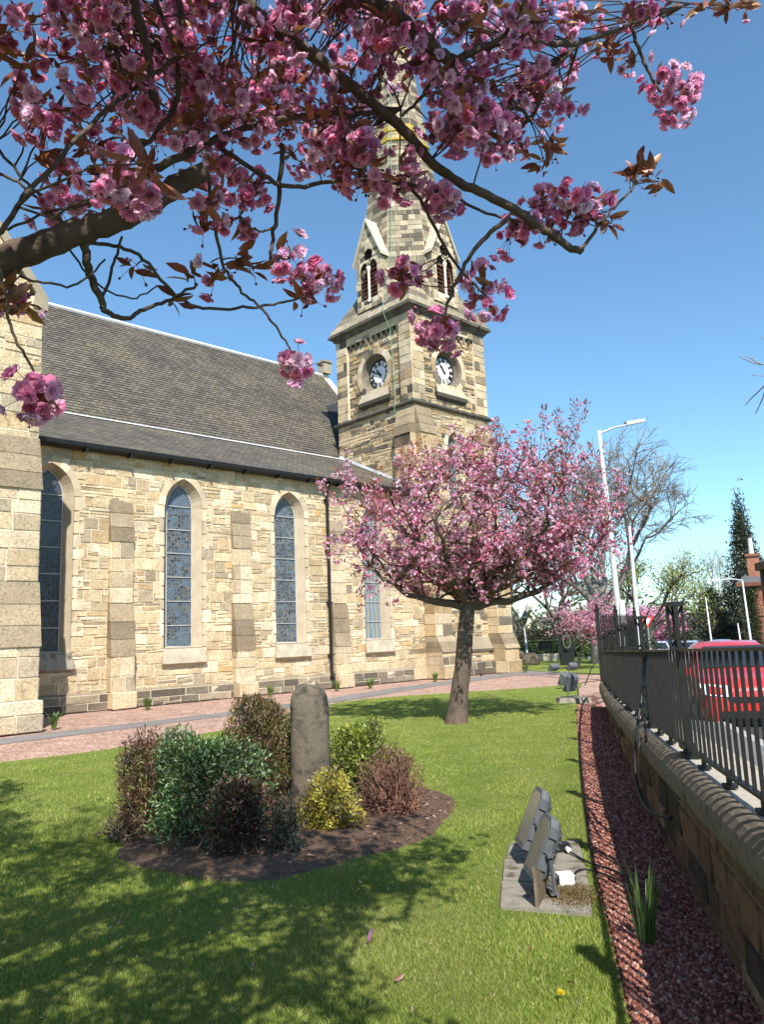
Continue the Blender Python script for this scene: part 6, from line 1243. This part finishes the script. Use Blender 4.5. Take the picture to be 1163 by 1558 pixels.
mb = MB(); f2 = lambda x, z, d: f(x, z, d); mb.add([f(1.3, 2.6, .03), f(2.0, 2.6, .03), f(2.0, 3.6, .03), f(1.3, 3.6, .03)], [(0, 1, 2, 3)]); mb.build('window', m_dark, o); mb = MB(); mb.box(f(1.6, 5.9, -3), (.7, .8, 1.1)); mb.lathe(f(1.6, 6.45, -3), [(.16, 0), (.13, .5)], 8); mb.build('chimney', M('chimney_stone', (.3, .25, .18), (.45, .38, .28), 5), o)
# red sandstone building on the right
p = at_d(1134, 52, -.8); o = thing('sandstone_building', 'red sandstone building with ivy on its corner and a tall chimney at the picture edge', 'building', p); U = np.array([.9, -.43, 0]); U /= np.linalg.norm(U); Nb = np.array([-U[1]*-1, -U[0], 0]); Nb = np.array([U[1], -U[0], 0]); f = Face(p, U, Nb)
PR = [((.36, .15, .1), 3), ((.42, .19, .13), 3), ((.3, .12, .085), 2)]
BW = [dict(c=1.9, a=.45, z0=.9, zs=2.4, rise=.05), dict(c=4.4, a=.45, z0=.9, zs=2.4, rise=.05), dict(c=1.9, a=.45, z0=3.4, zs=4.4, rise=.05), dict(c=4.4, a=.45, z0=3.4, zs=4.4, rise=.05)]
mb = MB(); ashlar(mb, f, 0, 8, 0, 5.0, BW, PR, (.3, .36), (.5, .9), .05, .012, .04); mb.quad(f(0, 0), f(0, 0, -8), f(0, 5, -8), f(0, 5), 1, (.5, .25, .2))
mb.hexa([f(-.05, 2.9, -.1), f(8, 2.9, -.1), f(8, 2.9, .1), f(-.05, 2.9, .1)], [f(-.05, 3.05, -.1), f(8, 3.05, -.1), f(8, 3.05, .1), f(-.05, 3.05, .1)], 0, (.4, .17, .12)); mb.hexa([f(-.2, 4.9, -.1), f(8, 4.9, -.1), f(8, 4.9, .25), f(-.2, 4.9, .25)], [f(-.25, 5.15, -.1), f(8, 5.15, -.1), f(8, 5.15, .32), f(-.25, 5.15, .32)], 0, (.36, .15, .11)); mb.build('wall', [m_stone, M('red_mortar', (.4, .2, .15), (.5, .27, .2), 4)], o)
for w_ in BW: mb = MB(); fillpoly(mb, f, [(w_['c']-.46, w_['z0']), (w_['c']+.46, w_['z0']), (w_['c']+.46, w_['zs']+.06), (w_['c']-.46, w_['zs']+.06)], -.12); wi = mb.build('window', m_dark, o); mb = MB(); mb.box(f(w_['c'], (w_['z0']+w_['zs'])/2, -.08), (.9, .05, .05), ax=(U, Nb, z3)); mb.box(f(w_['c'], (w_['z0']+w_['zs'])/2, -.085), (.05, .04, w_['zs']-w_['z0']), ax=(U, Nb, z3)); mb.build('sash', m_white, wi)
mb = MB(); mb.add([f(-.3, 5.1, .3), f(8, 5.1, .3), f(8, 7.6, -3.5), f(2.5, 7.6, -3.5), f(-.3, 5.1, -8)], [(0, 1, 2, 3), (0, 3, 4)]); mb.build('roof', M('blue_slate', (.07, .07, .075), (.13, .13, .135), 5), o)
mb = MB(); mb.box(f(1.0, 5.9, -.8), (.75, .75, 2.2), ax=(U, Nb, z3), col=(.42, .2, .14)); mb.box(f(1.0, 7.05, -.8), (.95, .95, .18), ax=(U, Nb, z3), col=(.3, .14, .1)); ch = mb.build('chimney', m_stone, o); mb = MB(); mb.lathe(f(.95, 7.12, -.8), [(.17, 0), (.14, 1.1), (.17, 1.15)], 8); mb.build('chimney_pot', m_white, ch)
rg = np.random.default_rng(44); n = 5000; P = np.array([f(rg.uniform(-.1, .75)+rg.random()**2*.5, rg.uniform(0, 4.9), rg.uniform(.02, .22)) for i in range(n)]); V, F, Cc = inst(LEAF[0], LEAF[1], P, aim(rg.normal(size=(n, 3))+Nb, rg), rg.uniform(.08, .16, n), cols(G((.035, .055, .02), (.05, .075, .025), (.07, .09, .03)), n, .2, rg)); npmesh('ivy', V, F, m_leaf, o, Cc)
# cars
def paint(name, c, rough=.25):
    m, t, n, l, bs = newmat(name); v = coords(t); l.new(ramp(t, noise(t, v, 2, 3), [(.3, tuple(q*.93 for q in c)), (.7, c)]), bs.inputs['Base Color']); bs.inputs['Roughness'].default_value = rough; bs.inputs['Coat Weight'].default_value = .6; bs.inputs['Coat Roughness'].default_value = .08; return m
m_glassd = M('car_glass', (.02, .026, .032), (.03, .036, .042), 2, .06, 0, spec=.8); m_tyre = M('tyre', (.012, .012, .012), (.02, .02, .02), 6, .85, .2); m_rim = M('rim', (.35, .36, .37), (.45, .46, .47), 6, .35, 0, metal=.6); m_chrome = M('headlamp', (.6, .62, .65), (.78, .8, .82), 6, .15, 0, spec=.8)
def car(label, p, heading, m, L=3.9, Wd=1.72, H=1.5, detail=True, group=None, kind='hatch', name='parked_car'):
    o = thing(name, label, 'car', p, group); p = np.array(p, float); fw = np.array([math.cos(heading), math.sin(heading), 0]); lf = np.array([-fw[1], fw[0], 0]); Q = lambda x, y, z: p+fw*x*L/2+lf*y*Wd/2+z3*z*H
    # stations along the car: x, half width, sill, belt height, top height, top half width
    tail = .62 if kind == 'hatch' else .6
    ST = [(1.0, .62, .22, .40, .44, .56), (.985, .84, .16, .46, .52, .7), (.9, .95, .13, .52, .585, .8), (.72, .99, .13, .57, .63, .84), (.45, 1.0, .13, .60, .67, .86), (.40, 1.0, .13, .61, .685, .85), (.02, 1.0, .13, .62, .955, .68), (-.2, 1.0, .13, .63, 1.0, .68), (-.62, 1.0, .13, .64, .985, .67), (-.80, .99, .13, .65, .93, .66), (-.95, .96, .15, .65, .70, .74), (-.99, .9, .2, .6, .64, .7), (-1.0, .8, .26, .5, .55, .62)]
    V = []; m_ = 0
    for x, hw, s0, bz, tz, tw in ST:
        half = [(hw*.86, s0), (hw*.98, s0+.07), (hw, (s0+bz)/2+.03), (hw*.97, bz), (tw+(hw*.97-tw)*.12 if tz-bz > .1 else tw+(hw-tw)*.3, bz+(tz-bz)*.82), (tw*.86, tz), (0, tz+.012)]
        V += [Q(x, y, z) for y, z in half]+[Q(x, -y, z) for y, z in half[:-1][::-1]]
    k = 13; F = [(i*k+j, i*k+j+1, (i+1)*k+j+1, (i+1)*k+j) for i in range(len(ST)-1) for j in range(k-1)]+[tuple(range(k))[::-1], tuple((len(ST)-1)*k+j for j in range(k))]
    mb = MB(); mb.add(V, F); body = mb.build('body', m, o, True)
    mb = MB(); mb.box(Q(0, 0, .2), (L*.94, Wd*.9, H*.16), ax=(fw, lf, z3)); mb.build('underbody', m_black, o)
    e = .012
    def glass(nm, pts, off): mb = MB(); P = [Q(*q)+off for q in pts]; mb.add(P, [tuple(range(len(P)))]); mb.build(nm, m_glassd, o)
    glass('windscreen', [(.385, .78, .70), (.385, -.78, .70), (.06, -.60, .935), (.06, .60, .935)], fw*.02+z3*.02)
    glass('rear_window', [(-.82, .6, .915), (-.82, -.6, .915), (-.94, -.7, .72), (-.94, .7, .72)], -fw*.02+z3*.015)
    for sg in (-1, 1): glass('side_window', [(.34, sg*.965, .655), (.03, sg*.74, .9), (-.62, sg*.74, .92), (-.76, sg*.95, .68)], lf*sg*.03)
    for sx in (.66, -.64):
        for sg in (-1, 1):
            c = Q(sx, sg*.93, 0)+z3*.31; ring = lambda r, y: [c+lf*sg*y+fw*r*math.cos(t_)+z3*r*math.sin(t_) for t_ in np.linspace(0, 6.283, 21)[:-1]]
            mb = MB(); R3 = [ring(.2, .0), ring(.31, -.04), ring(.315, .04), ring(.3, .085), ring(.21, .09)]; mb.add([q for r in R3 for q in r], [(i*20+j, i*20+(j+1) % 20, i*20+20+(j+1) % 20, i*20+20+j) for i in range(4) for j in range(20)]); ty = mb.build('wheel', m_tyre, o)
            mb = MB(); mb.hexa(ring(.205, .03), ring(.19, .085)); mb.build('rim', m_rim, ty)
    if detail:
        for sg in (-1, 1):
            mb = MB(); hp = [Q(1.0, sg*.42, .43)+fw*.03, Q(.965, sg*.86, .45)+fw*.05, Q(.88, sg*.96, .575)+fw*.04+lf*sg*.02, Q(.97, sg*.46, .55)+fw*.04]; mb.hexa([q-fw*.1 for q in hp], hp); mb.build('headlight', m_chrome, o)
            mb = MB(); c = Q(.36, sg*1.06, .67); mb.box(c, (.11, .2, .14), ax=(fw, lf, z3)); mb.build('mirror', m, o)
            mb = MB(); mb.add([Q(-.985, sg*.6, .6)-fw*.03, Q(-.96, sg*.93, .6)-fw*.03, Q(-.94, sg*.9, .72)-fw*.03, Q(-.97, sg*.62, .7)-fw*.03], [(0, 1, 2, 3)]); mb.build('taillight', M('tail_red', (.4, .02, .02), None, 3, .3, 0), o)
        mb = MB(); mb.add([Q(1.0, y, z)+fw*.014 for y, z in ((.46, .37), (-.46, .37), (-.5, .43), (.5, .43))], [(0, 1, 2, 3)]); mb.build('grille', m_black, o)
        mb = MB(); mb.hexa([Q(.985, y, z)+fw*.05 for y, z in ((.62, .2), (-.62, .2), (-.66, .28), (.66, .28))], [Q(.9, y, z) for y, z in ((.62, .2), (-.62, .2), (-.66, .28), (.66, .28))]); mb.build('intake', m_black, o)
    return o
pr = at_d(1139, 12.6); HD = math.atan2(-.97, -.26); fwv = np.array([math.cos(HD), math.sin(HD), 0]); pc = pr-fwv*1.95; pc[2] = roadz(pc[1])-.12
car('bright red hatchback facing the camera behind the black railing', pc, HD, paint('red_paint', (.55, .03, .025)), 3.9, 1.72, 1.5)
for px, d, c, lb, h_, H_ in ((998, 47, (.75, .76, .78), 'white hatchback, leftmost in the far row of parked cars', 0, 1.5), (1023, 52, (.03, .035, .05), 'dark blue parked car in the far row behind the give way sign', 0, 1.5), (1046, 47, (.5, .55, .6), 'silver blue parked car left of the tall post', 0, 1.45), (1066, 57, (.6, .62, .64), 'pale estate car in the far row just left of the tall post', 0, 1.5), (1082, 66, (.3, .32, .35), 'grey tall van seen over the roofs of the parked cars', 0, 2.0), (1096, 44, (.28, .36, .45), 'blue grey parked car right of the tall post', 0, 1.45)):
    q = at_d(px, d); car(lb, q, math.atan2(-.97, -.35), paint('car_paint', c), 4.1, 1.74, H_, False, 'cars parked along the far road')
